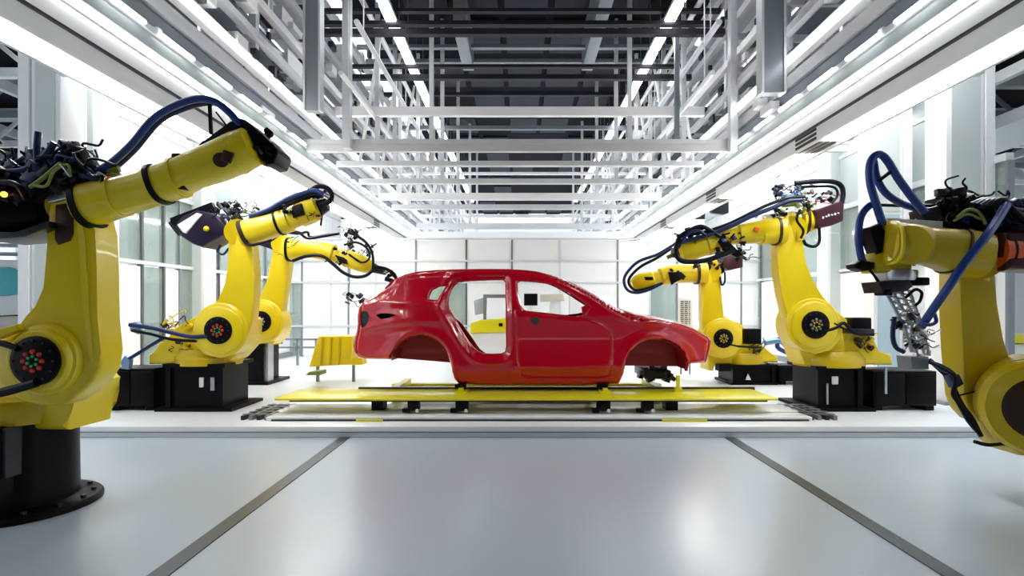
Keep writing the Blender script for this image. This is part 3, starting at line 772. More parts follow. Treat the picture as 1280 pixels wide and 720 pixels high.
# turret
MB().lathe((o[0], o[1], .62), (0, 0, 1), [(0, .36), (.08, .38), (.16, .36)], 40).build('slew_ring', YELD, r)
MB().prism([(-62,536),(-70,470),(-40,440),(-5,425),(30,415),(60,430),(84,470),(98,480),(88,498),(84,515),(84,538)], 3.78, 0.42, 0.03).build('turret', YEL, r)
# lower arm
MB().prism([(62,246),(72,241),(104,238),(113,252),(119,290),(121,340),(122,400),(126,440),(125,462),(116,476),(100,492),(80,506),(50,508),(20,500),(-2,480),(-8,455),(0,425),(18,408),(36,398),(48,385),(54,360),(57,330),(60,290)], 3.58, 0.20, 0.022).build('lower_arm', YEL, r)
lab(MB().prism([(69,256),(88,253),(91,257),(91,292),(87,301),(72,306),(68,299)], 3.572, 0.02, 0.004).build('arm_recess', BROWN, r), 'dark recess at the top of the arm')
MB().prism([(92,246),(97,244),(106,300),(112,400),(117,450),(112,455),(104,400),(98,300)], 3.573, 0.02, 0.004).build('arm_rib', YEL, r)
hb = hub(r, 46, 451, 3.50, 46 / 700 * 3.5, 31 / 700 * 3.5)
hose(r, [(46,478),(20,486),(-5,492),(-40,498)], 0.028, RUB, Y=3.47, name='cable')
hose(r, [(-50,404),(-20,425),(5,430),(22,436)], 0.02, RUB, Y=3.47, name='cable')
MB().prism([(-60,425),(-10,414),(20,405),(25,412),(-5,424),(-60,440)], 3.5, 0.06, 0.01).build('brace_rib', YEL, r)
# elbow motors
mo = MB().tube([P(64, 262, 3.72), P(20, 262, 3.7), P(-40, 258, 3.66), P(-75, 255, 3.64)], [.13, .21, .23, .20], 28, power=3.2).build('elbow_motor', BLK, r)
lab(MB().prism([(-20, 288), (20, 292), (58, 276), (60, 284), (30, 296), (-20, 300)], 3.5, 0.3, 0.01).build('motor_cover_lip', DKSTEEL, mo), 'grey lower lip of the motor cover')
lab(MB().ball(P(5, 243, 3.44), 0.018).build('indicator_lamp', GLOW, mo), 'orange indicator lamp')
MB().tube([P(88, 258, 3.66), P(88, 258, 3.98)], .13, 32).build('elbow_joint', YELD, r)
ua = limb(r, [(104,258),(120,254),(150,246),(185,236),(196,232)], [.135,.135,.12,.118,.125], YEL, 'upper_arm', 3.60, 2.4, 28)
ringbar(ua, (107,259), (114,257), 0.148, BLK, 'joint_ring', 3.60)
ringbar(ua, (196,232), (202,230), 0.130, BLK, 'joint_ring', 3.60)
fa = limb(r, [(201,230),(215,226),(240,214),(270,203),(300,190),(316,183)], [.118,.118,.112,.12,.125,.118], YEL, 'forearm', 3.60, 2.6, 28)
lab(MB().tube([P(276, 200, 3.472), P(276, 200, 3.50)], 0.045, 20).build('warning_label', BROWN, fa), 'brown round label')
MB().box(P(284, 196, 3.475), (0.07, 0.02, 0.07), Matrix.Rotation(.35, 4, 'Y'), .008).build('label_plate', BROWN, fa)
for px, py in ((224, 198), (229, 233)): MB().box(P(px, py, 3.56), (.06, .08, .05), None, .01).build('bracket', BLK, fa)
for a_, b_ in (((146,247),(150,246)),((222,223),(226,222)),((292,194),(297,192))): ringbar(ua, a_, b_, .127, YEL, 'casting_rib', 3.60)
w = MB().prism([(243,187),(250,178),(288,152),(298,147),(306,149),(328,168),(346,186),(347,192),(342,204),(333,206),(322,196),(316,178),(303,164),(290,166),(262,182),(246,188)], 3.62, 0.22, 0.012).build('wrist_guard', BLK, r)
limb(r, [(318,182),(330,192),(340,200)], [.10,.085,.06], DKSTEEL, 'wrist', 3.74, 2.3)
clutter(r, 312, 338, 165, 200, 3.6, 14, 5, .03, 'wrist_fitting', (DKSTEEL, CHROME, BLK), .1)
for k, (dx, dy, yy) in enumerate(((0, 0, 3.62), (4, 5, 3.70))):
    hose(r, [(122+dx,214+dy,yy),(140+dx,203+dy,yy),(165+dx,180+dy,yy),(190+dx,150+dy,yy),(215+dx,134+dy,yy),(245+dx,124+dy,yy),(268+dx*.5,127+dy*.3,yy),(286,140,yy),(300,156,yy+.02),(312,168,yy+.04)], 0.024, NAVY if k else BLUE, 10)
MB().bar(P(262, 130, 3.66), P(264, 168, 3.66), .018).build('hose_support', BLK, r)
MB().bar(P(270, 140, 3.66), P(284, 158, 3.66), .010).build('hose_support', BLK, r)
# stack of valves and cables on the elbow
MB().prism([(56,244),(100,232),(118,222),(126,228),(110,242),(60,254)], 3.55, 0.3, .01).build('mounting_plate', CHROME, r)
clutter(r, 38, 108, 196, 240, 3.48, 80, 11, .06, 'valve_block', (BLK, BLK, RUB, NAVY), .3)
clutter(r, 62, 102, 182, 215, 3.56, 40, 12, .055, 'valve_block', (BLK, NAVY, RUB), .2)
clutter(r, -15, 48, 208, 248, 3.48, 60, 15, .075, 'cable_bundle', (BLK, NAVY, RUB), .3)
MB().prism([(44,242),(40,225),(60,205),(75,188),(92,190),(106,215),(104,232),(60,246)], 3.66, 0.22, .02).build('valve_cabinet', BLK, r)
hose(r, [(38,234),(52,224),(64,214),(76,204)], .013, GREENY, Y=3.44, name='cable'); hose(r, [(42,232),(58,232),(68,214),(84,206),(88,218)], .009, GREENY, Y=3.42, name='cable')
hose(r, [(76,205),(82,212),(88,220)], .010, CHROME, Y=3.42, name='cable')
hose(r, [(47,236),(48,215),(46,190),(48,165)], .020, NAVY, Y=3.6, name='conduit')
hose(r, [(-30,225),(0,216),(30,212),(55,196),(68,178)], .020, NAVY, Y=3.55, name='conduit')
hose(r, [(-30,235),(0,228),(22,232),(34,250)], .018, RUB, Y=3.45, name='conduit')
MB().prism([(106,214),(118,206),(130,214),(128,226),(112,230)], 3.6, .15, .01).build('hose_clamp', BLK, r)
MB().prism([(112,222),(122,214),(132,222),(128,234),(116,236)], 3.57, .05, .006).build('clamp_plate', WHT, r)
clutter(r, 128, 148, 210, 222, 3.6, 10, 17, .03, 'fitting', (GREENY, CHROME, ORANGE), .1)

# ---------- generic mid robot parts
def pedestal_block(root, x0, x1, y0, y1, Yf, th, mark=True):
    a, b = P(x0, y1, Yf), P(x1, y0, Yf)
    z0 = 0.121
    p = MB().bb(a.x + .05, b.x - .05, Yf + .05, Yf + th - .05, z0, b.z).bb(a.x, b.x, Yf, Yf + th, z0, z0 + .04).bb(a.x, b.x, Yf, Yf + th, b.z - .045, b.z)
    for x in (a.x + .03, b.x - .09): p.bb(x, x + .06, Yf + .01, Yf + .06, z0, b.z)
    return p.build('pedestal', BLK, root)
def cabinet(x0, x1, y0, Yf, th, label):
    a, b = P(x0, 500, Yf), P(x1, y0, Yf)
    t = thing('control_cabinet', ((a.x + b.x) / 2, Yf + th / 2, .121), label, 'cabinet')
    MB().bb(a.x, b.x, Yf, Yf + th, .18, b.z, .01).build('body', BLK, t)
    MB().bb(a.x + .02, (a.x + b.x) / 2 - .01, Yf - .012, Yf, .2, b.z - .03, .004).build('door', BLK, t)
    MB().bb((a.x + b.x) / 2 + .01, b.x - .02, Yf - .012, Yf, .2, b.z - .03, .004).build('door', BLK, t)
    for x in (a.x + .02, b.x - .12): MB().bb(x, x + .1, Yf + .02, Yf + th - .02, .121, .18).build('foot', BLK, t)
    return t

# ---------- R2: second left robot
Y = 6.95; s = Y / F
r = robot_root(245, Y + .35, .12, 'second left yellow robot on a black pedestal with dark violet elbow motor')
pd = pedestal_block(r, 203, 281, 455, 515, Y, .75)
for px in (252, 266):
    q = P(px, 478, Y + .04); lab(MB().bb(q.x - .025, q.x + .025, Y + .03, Y + .05, q.z - .06 - (.04 if px > 260 else 0), q.z + .06).build('cover_plate', CHROME if px > 260 else WPLATE, pd), 'pale plate on the pedestal')
MB().bb(xr(196, Y), xr(292, Y), Y - .05, Y + .8, .121, .16).build('base_flange', BLK, r)
cabinet(135, 192, 461, Y + .02, .5, 'low black cabinet left of the second left robot pedestal')
MB().lathe((xr(242, Y), Y + .36, P(0, 456, Y).z - .02), (0, 0, 1), [(0, .40), (.10, .40), (.12, .36), (.2, .34)], 36).build('slew_ring', YELD, r)
MB().prism([(186,455),(186,443),(196,440),(199,428),(212,424),(216,412),(232,402),(252,392),(285,385),(310,400),(308,430),(292,448),(282,455)], Y + .12, .42, .02).build('turret', YEL, r)
MB().prism([(284,286),(292,281),(308,281),(313,290),(315,310),(318,345),(317,375),(315,400),(308,425),(295,442),(274,448),(254,443),(243,430),(240,412),(246,398),(262,388),(275,375),(281,355),(285,330),(286,305)], Y - .04, .18, .02).build('lower_arm', YEL, r)
hub(r, 273, 413, Y - .10, 34 * s, 17 * s, colors=True)
# parallel linkage / cables at the rear
hose(r, [(262,420),(240,421),(215,416),(190,410),(162,406)], .026, NAVY, Y=Y - .1, name='cable_conduit')
hose(r, [(262,426),(240,426),(214,424),(190,418),(165,413)], .020, RUB, Y=Y - .05, name='cable_conduit')
MB().bar(P(205, 422, Y), P(156, 452, Y), .035).build('strut', NAVY, r)
MB().prism([(161,404),(170,402),(176,412),(172,418),(162,414)], Y - .02, .08, .01).build('strut_bracket', STEELBLUE, r)
MB().prism([(150,452),(156,444),(162,450),(160,462),(152,461)], Y - .02, .08, .01).build('strut_foot', STEELBLUE, r)
clutter(r, 204, 250, 402, 412, Y + .05, 16, 21, .05, 'turret_fitting', (YEL, YELD, BROWN), .25)
clutter(r, 214, 238, 425, 440, Y + .05, 10, 22, .035, 'turret_fitting', (YELD, BROWN), .04)
MB().tube([P(298, 290, Y - .04), P(298, 290, Y + .40)], .16, 28).build('elbow_joint', YEL, r)
mc = MB().prism([(219,280),(226,270),(246,262),(268,266),(282,280),(281,292),(252,309),(240,305),(226,296)], Y - .05, .38, .03).build('elbow_motor', PURPLE, r)
lab(MB().ball(P(258, 286, Y - .06), .035).build('warning_sticker', YEL, mc), 'yellow round sticker')
lab(MB().prism([(221,281),(246,266),(252,268),(232,292),(228,290)], Y - .07, .05, .005).build('cover_pale_panel', WHT, mc), 'pale triangular side plate')  # pale panel on the side of the motor cover
MB().bar(P(216, 278, Y), P(268, 258, Y), .07, .10).build('top_bracket', BLK, r)
MB().bar(P(215, 276, Y), P(228, 292, Y), .05, .10).build('rear_bracket', DKSTEEL, r)
clutter(r, 262, 302, 252, 276, Y - .05, 36, 23, .05, 'valve_block', (BLK, NAVY, RUB, DKSTEEL), .3)
clutter(r, 285, 325, 256, 270, Y - .05, 16, 24, .035, 'fitting', (BLK, GREENY, CHROME, RUB), .2)
ua = limb(r, [(304,293),(320,289),(338,283),(350,279)], [.165,.16,.145,.14], YEL, 'upper_arm', Y - .03, 2.6)
ringbar(ua, (306,293), (311,291), .172, BROWN, 'joint_ring', Y - .03)
fa = limb(r, [(350,279),(362,275),(363,274.6),(374,270),(375,269.5),(391,263),(397,260.5)], [.145,.142,.118,.118,.145,.14,.12], YEL, 'forearm', Y - .03, 2.6)
ringbar(fa, (348,280), (351,279), .15, BLK, 'joint_ring', Y - .03)
MB().prism([(364,258),(376,254),(380,268),(366,272)], Y - .2, .08, .006).build('side_plate', BLK, fa)
for k, dy in enumerate((0, 4, 8)):
    hose(r, [(312,270+dy*.6),(335,262+dy),(352,252+dy),(372,243+dy),(392,238+dy*.8),(404,242+dy*.4)], .026, (BLUE, NAVY, RUB)[k], Y=Y - .12 + .05 * k)
hose(r, [(385,240),(398,233),(410,236),(415,246),(408,254),(398,256)], .030, RUB, Y=Y)
hose(r, [(396,256),(402,268),(401,282)], .012, RUB, Y=Y)
limb(r, [(396,261),(403,258),(410,256)], [.11,.09,.07], DKSTEEL, 'wrist', Y + .1)
clutter(r, 380, 408, 236, 252, Y - .02, 22, 25, .035, 'wrist_fitting', (BLK, RUB, DKSTEEL), .2)
hose(r, [(286,310),(279,318),(272,314),(276,306)], .014, NAVY, Y=Y)
hose(r, [(340,300),(352,292),(372,290),(384,298),(400,296),(424,292)], .018, RUB, Y=Y + .5)

clutter(r, 355, 400, 252, 270, Y - .2, 18, 26, .03, 'fitting', (BLK, RUB, BROWN), .05)
clutter(r, 296, 312, 280, 300, Y - .14, 10, 27, .03, 'fitting', (BROWN, BLK), .05)
hose(r, [(304,284),(306,296),(312,306),(326,304),(340,300)], .018, RUB, Y=Y - .16)
# ---------- R3: third left robot
Y = 9.3; s = Y / F
r = robot_root(318, Y + .4, .12, 'farthest left yellow robot leaning over the rear of the red car body')
pedestal_block(r, 281, 328, 430, 476, Y, .8)
MB().bb(xr(276, Y), xr(336, Y), Y - .03, Y + .85, .121, .17).build('base_flange', BLK, r)
MB().bb(xr(326, Y), xr(332, Y), Y + .1, Y + .3, .17, P(0, 428, Y).z).build('pedestal_post', CHROME, r)
MB().lathe((xr(305, Y), Y + .42, P(0, 431, Y).z - .02), (0, 0, 1), [(0, .40), (.10, .40), (.2, .34)], 32).build('slew_ring', YELD, r)
MB().prism([(262,430),(262,415),(290,402),(315,378),(345,385),(353,402),(350,420),(340,430)], Y + .12, .42, .02).build('turret', YEL, r)
MB().prism([(342,300),(347,294),(358,294),(361,302),(361,330),(358,350),(355,370),(352,390),(348,410),(338,424),(322,430),(306,424),(300,408),(303,394),(314,386),(326,372),(334,350),(339,325)], Y - .04, .2, .02).build('lower_arm', YEL, r)
hub(r, 326, 402, Y - .1, 27 * s, 13 * s, colors=False)
MB().tube([P(352, 305, Y - .04), P(352, 305, Y + .4)], .16, 24).build('elbow_joint', YEL, r)
MB().prism([(318,292),(342,286),(346,300),(340,312),(322,306)], Y + .1, .3, .03).build('elbow_motor', PURPLE, r)
ua = limb(r, [(358,312),(372,311),(390,311),(404,314)], [.19,.165,.15,.15], YEL, 'upper_arm', Y - .03, 2.6)
ringbar(ua, (361,312), (364,312), .2, BLK, 'joint_ring', Y - .03)
fa = limb(r, [(402,313),(417,317),(419,318),(431,322),(433,323),(453,330),(464,334)], [.155,.15,.12,.125,.145,.14,.11], YEL, 'forearm', Y - .03, 2.6)
MB().prism([(418,318),(430,322),(434,330),(424,328)], Y - .2, .08, .005).build('side_plate', BLK, fa)
hose(r, [(330,300),(345,290),(372,292),(384,290),(388,296),(406,294),(424,292)], .022, RUB, Y=Y - .2)
hose(r, [(366,326),(384,320),(402,320),(414,328),(428,340),(442,346),(456,345),(466,338)], .028, RUB, Y=Y - .2)
hose(r, [(434,290),(448,296),(460,306),(466,320),(466,340)], .022, RUB, Y=Y - .2)
hose(r, [(430,306),(445,303),(458,310),(462,322),(452,328),(436,318)], .018, RUB, Y=Y - .2)
limb(r, [(464,334),(472,337),(480,340)], [.09,.07,.05], DKSTEEL, 'wrist', Y + .1)
clutter(r, 430, 446, 286, 298, Y, 14, 31, .05, 'valve_block', (BLK, RUB, DKSTEEL), .1)
clutter(r, 436, 466, 304, 318, Y, 20, 32, .05, 'wrist_fitting', (BLK, RUB, DKSTEEL), .15)
tl = MB().tube([P(472, 334, Y), P(482, 336, Y), P(492, 342, Y), P(496, 350, Y)], .03, 10, smooth=4).build('spray_tool', BLK, r)
MB().box(P(487, 350, Y), (.15, .1, .07), Matrix.Rotation(.3, 4, 'Y'), .01).build('tool_head', BLK, tl)
clutter(r, 478, 492, 336, 346, Y, 10, 33, .035, 'tool_fitting', (BLK, DKSTEEL), .1)

clutter(r, 400, 436, 310, 330, Y - .2, 16, 34, .03, 'fitting', (BLK, RUB), .05)
clutter(r, 356, 366, 302, 322, Y - .2, 8, 35, .04, 'fitting', (BLK, RUB), .05)
# ---------- R5: middle right robot
Y = 6.95; s = Y / F
r = robot_root(1052, Y + .35, .12, 'middle right yellow robot on a black pedestal with maroon elbow motor cover')
pd = pedestal_block(r, 1020, 1082, 458, 515, Y, .75)
MB().bb(xr(1010, Y), xr(1092, Y), Y - .05, Y + .8, .121, .16).build('base_flange', BLK, r)
q = P(1046, 476, Y); lab(MB().bb(q.x - .04, q.x + .04, Y + .03, Y + .05, q.z - .05, q.z + .05, .01).build('label_plate', WPLATE, pd), 'pale plate on the pedestal')
q = P(1036, 488, Y); lab(MB().bb(q.x - .012, q.x + .012, Y + .03, Y + .05, q.z - .18, q.z + .08).build('edge_strip', CHROME, pd), 'thin pale strip')
c = cabinet(1092, 1171, 464, Y + .02, .5, 'low black cabinet right of the middle right robot pedestal')
q = P(1107, 470, Y); lab(MB().bb(q.x - .015, q.x + .015, Y - .01, Y + .01, q.z - .22, q.z + .1).build('handle', CHROME, c), 'pale door handle')
MB().lathe((xr(1055, Y), Y + .36, P(0, 458, Y).z - .02), (0, 0, 1), [(0, .42), (.10, .42), (.2, .36)], 36).build('slew_ring', YELD, r)
MB().prism([(1006,456),(1003,446),(996,428),(995,400),(1020,378),(1046,388),(1062,402),(1072,418),(1092,420),(1097,441),(1114,443),(1116,456)], Y + .12, .44, .02).build('turret', YEL, r)
MB().prism([(972,300),(976,268),(988,264),(1000,270),(1003,300),(1007,328),(1014,352),(1026,372),(1044,386),(1054,402),(1052,424),(1040,438),(1020,443),(1004,437),(993,420),(984,398),(978,370),(974,343),(972,320)], Y - .05, .2, .025).build('lower_arm', YEL, r)
hub(r, 1019, 406, Y - .11, 33 * s, 17 * s, colors=False)
hose(r, [(1030,414),(1044,410),(1055,404),(1068,416),(1092,418)], .022, RUB, Y=Y - .1, name='cable')
hose(r, [(1042,404),(1060,413),(1080,418)], .014, RUB, Y=Y - .1, name='cable')
MB().bb(P(1066, 412, Y).x, P(1090, 412, Y).x, Y + .0, Y + .25, P(0, 413, Y).z, P(0, 397, Y).z, .015).build('turret_motor', BLK, r)
MB().bb(P(1060, 412, Y).x, P(1092, 412, Y).x, Y - .02, Y + .28, P(0, 417, Y).z, P(0, 411, Y).z, .008).build('motor_flange', DKSTEEL, r)
clutter(r, 1070, 1090, 420, 436, Y + .06, 12, 41, .04, 'turret_fitting', (YELD, BROWN), .04)
MB().tube([P(990, 287, Y - .05), P(990, 287, Y + .42)], .17, 28).build('elbow_joint', YEL, r)
ej = MB().tube([P(1000, 277, Y + .1), P(1012, 276, Y + .1), P(1018, 276, Y + .1)], [.16, .15, .13], 24).build('elbow_cap', YEL, r)
ringbar(ej, (1003, 277), (1006, 277), .168, BROWN, 'joint_ring', Y + .1)
mc = MB().prism([(1018,262),(1040,256),(1054,250),(1056,256),(1055,276),(1040,282),(1022,285)], Y - .08, .38, .025).build('elbow_motor', MAROON, r)
tx = MB()
for k, (a, b) in enumerate(((1029, 272), (1033, 270.5), (1036, 269), (1040, 268.5), (1044, 267.5), (1048, 266.3))):
    q = P(a, b, Y - .085); tx.box(q, (.022, .006, .016 if k % 2 else .028), Matrix.Rotation(.3, 4, 'Y'))
lab(tx.build('cover_marking', WPLATE, mc), 'small pale lettering on the motor cover')
ua = limb(r, [(978,288),(950,290),(948,290),(922,293)], [.165,.158,.14,.12], YEL, 'upper_arm', Y - .03, 2.6)
ringbar(ua, (971, 289), (968, 289), .175, BROWN, 'joint_ring', Y - .03)
lab(MB().prism([(944,284),(950,285),(948,290),(943,288)], Y - .19, .03).build('label_plate', ORANGE, ua), 'orange sticker')
fa = limb(r, [(922,294),(921,294),(905,298),(904,299),(882,306),(881,306.5),(862,313),(851,316)], [.12,.105,.105,.138,.142,.128,.13,.09], YEL, 'forearm', Y - .03, 2.6)
lab(MB().prism([(955,268),(1003,262),(1003,272),(960,275)], Y + .0, .12, .01).build('top_cover', WHT, r), 'pale cover plate on the arm')
MB().prism([(905,291),(910,302),(920,312),(930,318),(922,322),(908,314),(898,302)], Y - .2, .08, .008).build('arm_bracket', BLK, r)
hose(r, [(1003,250),(985,252),(965,260),(940,270),(915,282),(890,292),(862,300),(845,305)], .026, NAVY, Y=Y - .2)
hose(r, [(1006,246),(984,248),(960,256),(935,268),(908,281),(880,290),(858,294)], .020, RUB, Y=Y - .14)
hose(r, [(994,229),(1015,227),(1040,227),(1051,232),(1054,242),(1052,254)], .030, RUB, Y=Y - .05)
hose(r, [(996,234),(1020,233),(1042,234),(1047,244),(1040,254)], .016, RUB, Y=Y)
hose(r, [(1004,300),(1008,306),(1018,308),(1024,302),(1024,284)], .020, RUB, Y=Y - .05)
hose(r, [(852,300),(846,306),(846,320),(856,327),(880,326),(905,318),(918,312)], .030, RUB, Y=Y - .24)
hose(r, [(846,305),(850,296),(862,288),(876,283),(888,288),(900,296)], .026, RUB, Y=Y - .2)
hose(r, [(848,310),(858,294),(872,288),(882,294)], .018, NAVY, Y=Y - .24)
clutter(r, 968, 1000, 232, 252, Y - .05, 40, 42, .045, 'valve_block', (NAVY, BLK, STEELBLUE, RUB, DKSTEEL), .25)
clutter(r, 1000, 1048, 238, 256, Y + .05, 26, 43, .045, 'valve_block', (CHROME, DKSTEEL, REDP, RUB), .25)
MB().prism([(978,256),(1000,246),(1004,250),(996,257),(980,259)], Y - .09, .05, .008).build('cable_tray', GREENY, r)
clutter(r, 998, 1014, 248, 262, Y - .08, 14, 44, .04, 'fitting', (GREENY, BLK, RUB), .1)
clutter(r, 846, 890, 286, 300, Y - .18, 40, 45, .035, 'wrist_fitting', (BLK, NAVY, RUB), .15)
clutter(r, 896, 930, 290, 318, Y - .2, 26, 46, .035, 'fitting', (BLK, NAVY, RUB), .05)
limb(r, [(852,315),(846,316),(840,316)], [.09,.07,.06], DKSTEEL, 'wrist', Y + .1)
tb = MB().bar(P(843, 318, Y + .1), P(834, 322, Y + .1), .05).build('weld_tool', GREENY, r)

clutter(r, 968, 1004, 256, 268, Y - .16, 16, 47, .035, 'fitting', (BLK, GREENY, RUB), .1)
clutter(r, 940, 975, 262, 274, Y - .12, 12, 48, .028, 'fitting', (CHROME, BLK), .1)
hose(r, [(1000,262),(996,275),(1004,288),(1001,298)], .016, RUB, Y=Y - .2)
for px_ in (981, 996): MB().prism([(px_,266),(px_+3,266),(px_+3,300),(px_,300)], Y - .075, .03, .004).build('seam_strip', YELD, r)
# ---------- R6: farthest right robot
Y = 9.3; s = Y / F
r = robot_root(935, Y + .4, .12, 'farthest right yellow robot beside the front of the red car body')
pedestal_block(r, 914, 972, 456, 476, Y, .8)
c = cabinet(974, 1020, 457, Y + .02, .5, 'low black cabinet right of the farthest right robot pedestal')
q = P(935, 470, Y); lab(MB().prism([(932,475),(935,467),(939,475)], Y - .012, .01).build('warning_label', WPLATE, r), 'small white triangular label')
MB().bb(P(899, 460, Y).x, P(914, 460, Y).x, Y, Y + .2, P(0, 464, Y).z, P(0, 455, Y).z).build('side_bracket', BLK, r)
MB().lathe((xr(938, Y), Y + .42, P(0, 456, Y).z - .02), (0, 0, 1), [(0, .42), (.10, .42), (.2, .36)], 32).build('slew_ring', YELD, r)
MB().prism([(885,463),(886,440),(882,424),(888,405),(905,398),(925,404),(940,420),(955,434),(962,440),(972,446),(973,453),(893,453),(892,464)], Y + .1, .44, .02).build('turret', YEL, r)
MB().prism([(876,334),(880,326),(896,324),(900,332),(901,360),(903,396),(918,402),(928,414),(928,428),(918,440),(902,443),(888,438),(880,425),(878,400),(878,370)], Y - .05, .2, .02).build('lower_arm', YEL, r)
hub(r, 904, 423, Y - .11, 25 * s, 12 * s, colors=False)
hose(r, [(910,430),(925,433),(945,434),(952,434)], .018, RUB, Y=Y - .1, name='cable')
MB().bb(P(931, 412, Y).x, P(951, 412, Y).x, Y - .02, Y + .25, P(0, 430, Y).z, P(0, 411, Y).z, .015).build('turret_motor', BLK, r)
clutter(r, 932, 952, 434, 442, Y + .05, 8, 51, .05, 'turret_fitting', (BLK, BROWN), .05)
MB().tube([P(888, 340, Y - .05), P(888, 340, Y + .42)], .17, 24).build('elbow_joint', YEL, r)
ua = limb(r, [(882,342),(865,342),(845,342),(835,344)], [.17,.15,.15,.15], YEL, 'upper_arm', Y - .03, 2.6)
ringbar(ua, (872, 342), (869, 342), .18, BROWN, 'joint_ring', Y - .03)
fa = limb(r, [(842,343),(841,343),(826,346),(824,347),(817,349),(815,350),(802,353),(795,355),(790,357)], [.13,.155,.15,.12,.12,.148,.155,.135,.09], YEL, 'forearm', Y - .03, 2.4)
MB().prism([(836,340),(852,340),(858,346),(846,352),(840,356)], Y - .22, .06, .006).build('side_plate', BLK, fa)
MB().prism([(806,346),(816,346),(817,350),(807,350)], Y - .2, .04, .003).build('label_plate', BLK, fa)
for k in range(2): hose(r, [(842-k*2,306+k*4),(822,318+k*4),(800+k*3,326+k*6),(786+k*6,338+k*3),(780+k*6,350),(784+k*4,362-k*4),(796,366-k*3),(812,362-k*2),(828,354)], .024, NAVY if k == 0 else RUB, Y=Y - .24 + .06 * k)
hose(r, [(848,302),(838,308),(826,316),(806,324)], .02, RUB, Y=Y - .22)
lab(MB().prism([(905,322),(922,314),(929,318),(929,334),(912,338),(904,334)], Y - .08, .35, .02).build('elbow_motor', MAROON, r), 'maroon motor cover')
MB().prism([(900,330),(906,326),(906,340),(900,344)], Y - .05, .3, .01).build('motor_flange', BLK, r)
hose(r, [(900,345),(902,356),(906,352),(906,340)], .016, RUB, Y=Y - .08)
clutter(r, 900, 930, 312, 324, Y - .1, 24, 52, .06, 'valve_block', (BLK, RUB, DKSTEEL), .2)
clutter(r, 880, 900, 326, 336, Y - .1, 10, 53, .04, 'fitting', (BLK, RUB), .05)
clutter(r, 836, 856, 336, 352, Y - .2, 12, 54, .035, 'fitting', (BLK, RUB), .05)
clutter(r, 866, 880, 326, 338, Y - .2, 8, 55, .035, 'fitting', (BLK, RUB), .1)
# blue pipes behind, between the two right robots
t = thing('hose_reel_stand', (P(970, 450, 9.0).x, 9.0, .12), 'blue-grey hose stand between the two farther right robots', 'stand')
MB().tube([P(956,428,9), P(975,426,9), P(984,432,9), P(998,440,9), P(1000,456,9)], .05, 10, smooth=5).build('blue_hose', STEELBLUE, t)
MB().tube([P(974,422,9), P(972,434,9), P(986,442,9)], .035, 10, smooth=5).build('blue_hose', BLUE, t)
MB().bb(P(996, 450, 9).x, P(1002, 450, 9).x, 9.0, 9.08, .121, P(0, 444, 9).z).build('post', DKSTEEL, t)
MB().bb(P(956, 427, 9).x, P(1000, 427, 9).x, 9.0, 9.04, P(0, 428, 9).z, P(0, 425, 9).z).build('rail', ALU2, t)

# ---------- R4: nearest right robot
Y = 3.8; s = Y / F
bx = xr(1402, Y + .3)
r = thing('industrial_robot', (bx, Y + .35, 0), 'nearest right yellow robot, cropped by the frame, looping blue hoses and hanging gripper', 'robot')
MB().lathe((bx, Y + .35, .001), (0, 0, 1), [(0, .48), (.03, .48), (.045, .36), (.5, .335), (.55, .33)], 40).build('pedestal', BLK, r)
MB().prism([(1285,568),(1290,556),(1296,470),(1330,450),(1410,470),(1440,530),(1435,580),(1320,580)], Y + .12, .42, .03).build('turret', YEL, r)
MB().prism([(1199,312),(1206,300),(1236,291),(1242,300),(1243,340),(1246,380),(1254,425),(1262,465),(1290,500),(1300,540),(1270,545),(1244,534),(1226,528),(1214,515),(1207,498),(1204,440),(1201,380)], Y, .2, .025).build('lower_arm', YELD, r)  # in the darker yellow, shade painted into the arm
lab(MB().prism([(1208,306),(1234,298),(1239,306),(1238,352),(1206,340)], Y - .012, .02, .005).build('arm_recess', YEL, r), 'raised pad at the top of the arm')
d = Vector((0.55, .83, 0))
o4 = P(1303, 512, 3.40)
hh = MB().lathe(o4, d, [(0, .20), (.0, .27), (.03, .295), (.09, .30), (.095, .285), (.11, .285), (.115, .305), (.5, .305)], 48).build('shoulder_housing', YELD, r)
MB().lathe(o4 - d.normalized() * .012, d, [(0, .15), (.01, .19), (.03, .2)], 40).build('hub_cap', BROWN, hh)
MB().prism([(1262,500),(1262,540),(1268,560),(1280,571),(1330,572),(1330,500)], Y - .22, .3, .03).build('shoulder_boss', YELD, r)
hose(r, [(1218,552),(1234,556),(1252,555),(1268,552)], .012, RUB, Y=Y - .2, name='cable')
hose(r, [(1200,494),(1212,491),(1224,488)], .006, RUB, Y=Y - .05, name='cable')
# cables hanging on the left of the lower arm
for k in range(4):
    j = random.Random(60 + k); q = lambda v: v + j.uniform(-4, 4)
    hose(r, [(1162,450+k),(q(1176),q(461)),(q(1190),q(472)),(q(1194),q(490)),(q(1200),q(505)),(q(1212),q(522)),(1226,545)], .011 if k else .016, (RUB, NAVY, DKSTEEL, RUB)[k], Y=Y - .02 - .03 * k, name='cable')
MB().prism([(1188,470),(1200,468),(1206,480),(1196,486)], Y - .08, .08, .01).build('cable_clamp', NAVY, r)
# elbow motors
MB().tube([P(1222, 320, Y - .02), P(1222, 320, Y + .4)], .16, 28).build('elbow_joint', YELD, r)
lab(MB().tube([P(1243, 314, Y - .06), P(1262, 314, Y - .06)], .115, 28).build('motor_ring', ORANGE, r), 'orange motor ring')
MB().tube([P(1252, 314, Y - .06), P(1254, 314, Y - .06)], .12, 28).build('motor_ring', BLK, r)
MB().prism([(1258,290),(1300,285),(1330,290),(1330,338),(1290,336),(1260,338)], Y - .16, .34, .03).build('elbow_motor', MAROON, r)
MB().prism([(1232,268),(1250,250),(1290,247),(1335,250),(1335,292),(1262,298),(1240,300)], Y - .05, .36, .03).build('motor_housing', BLK, r)
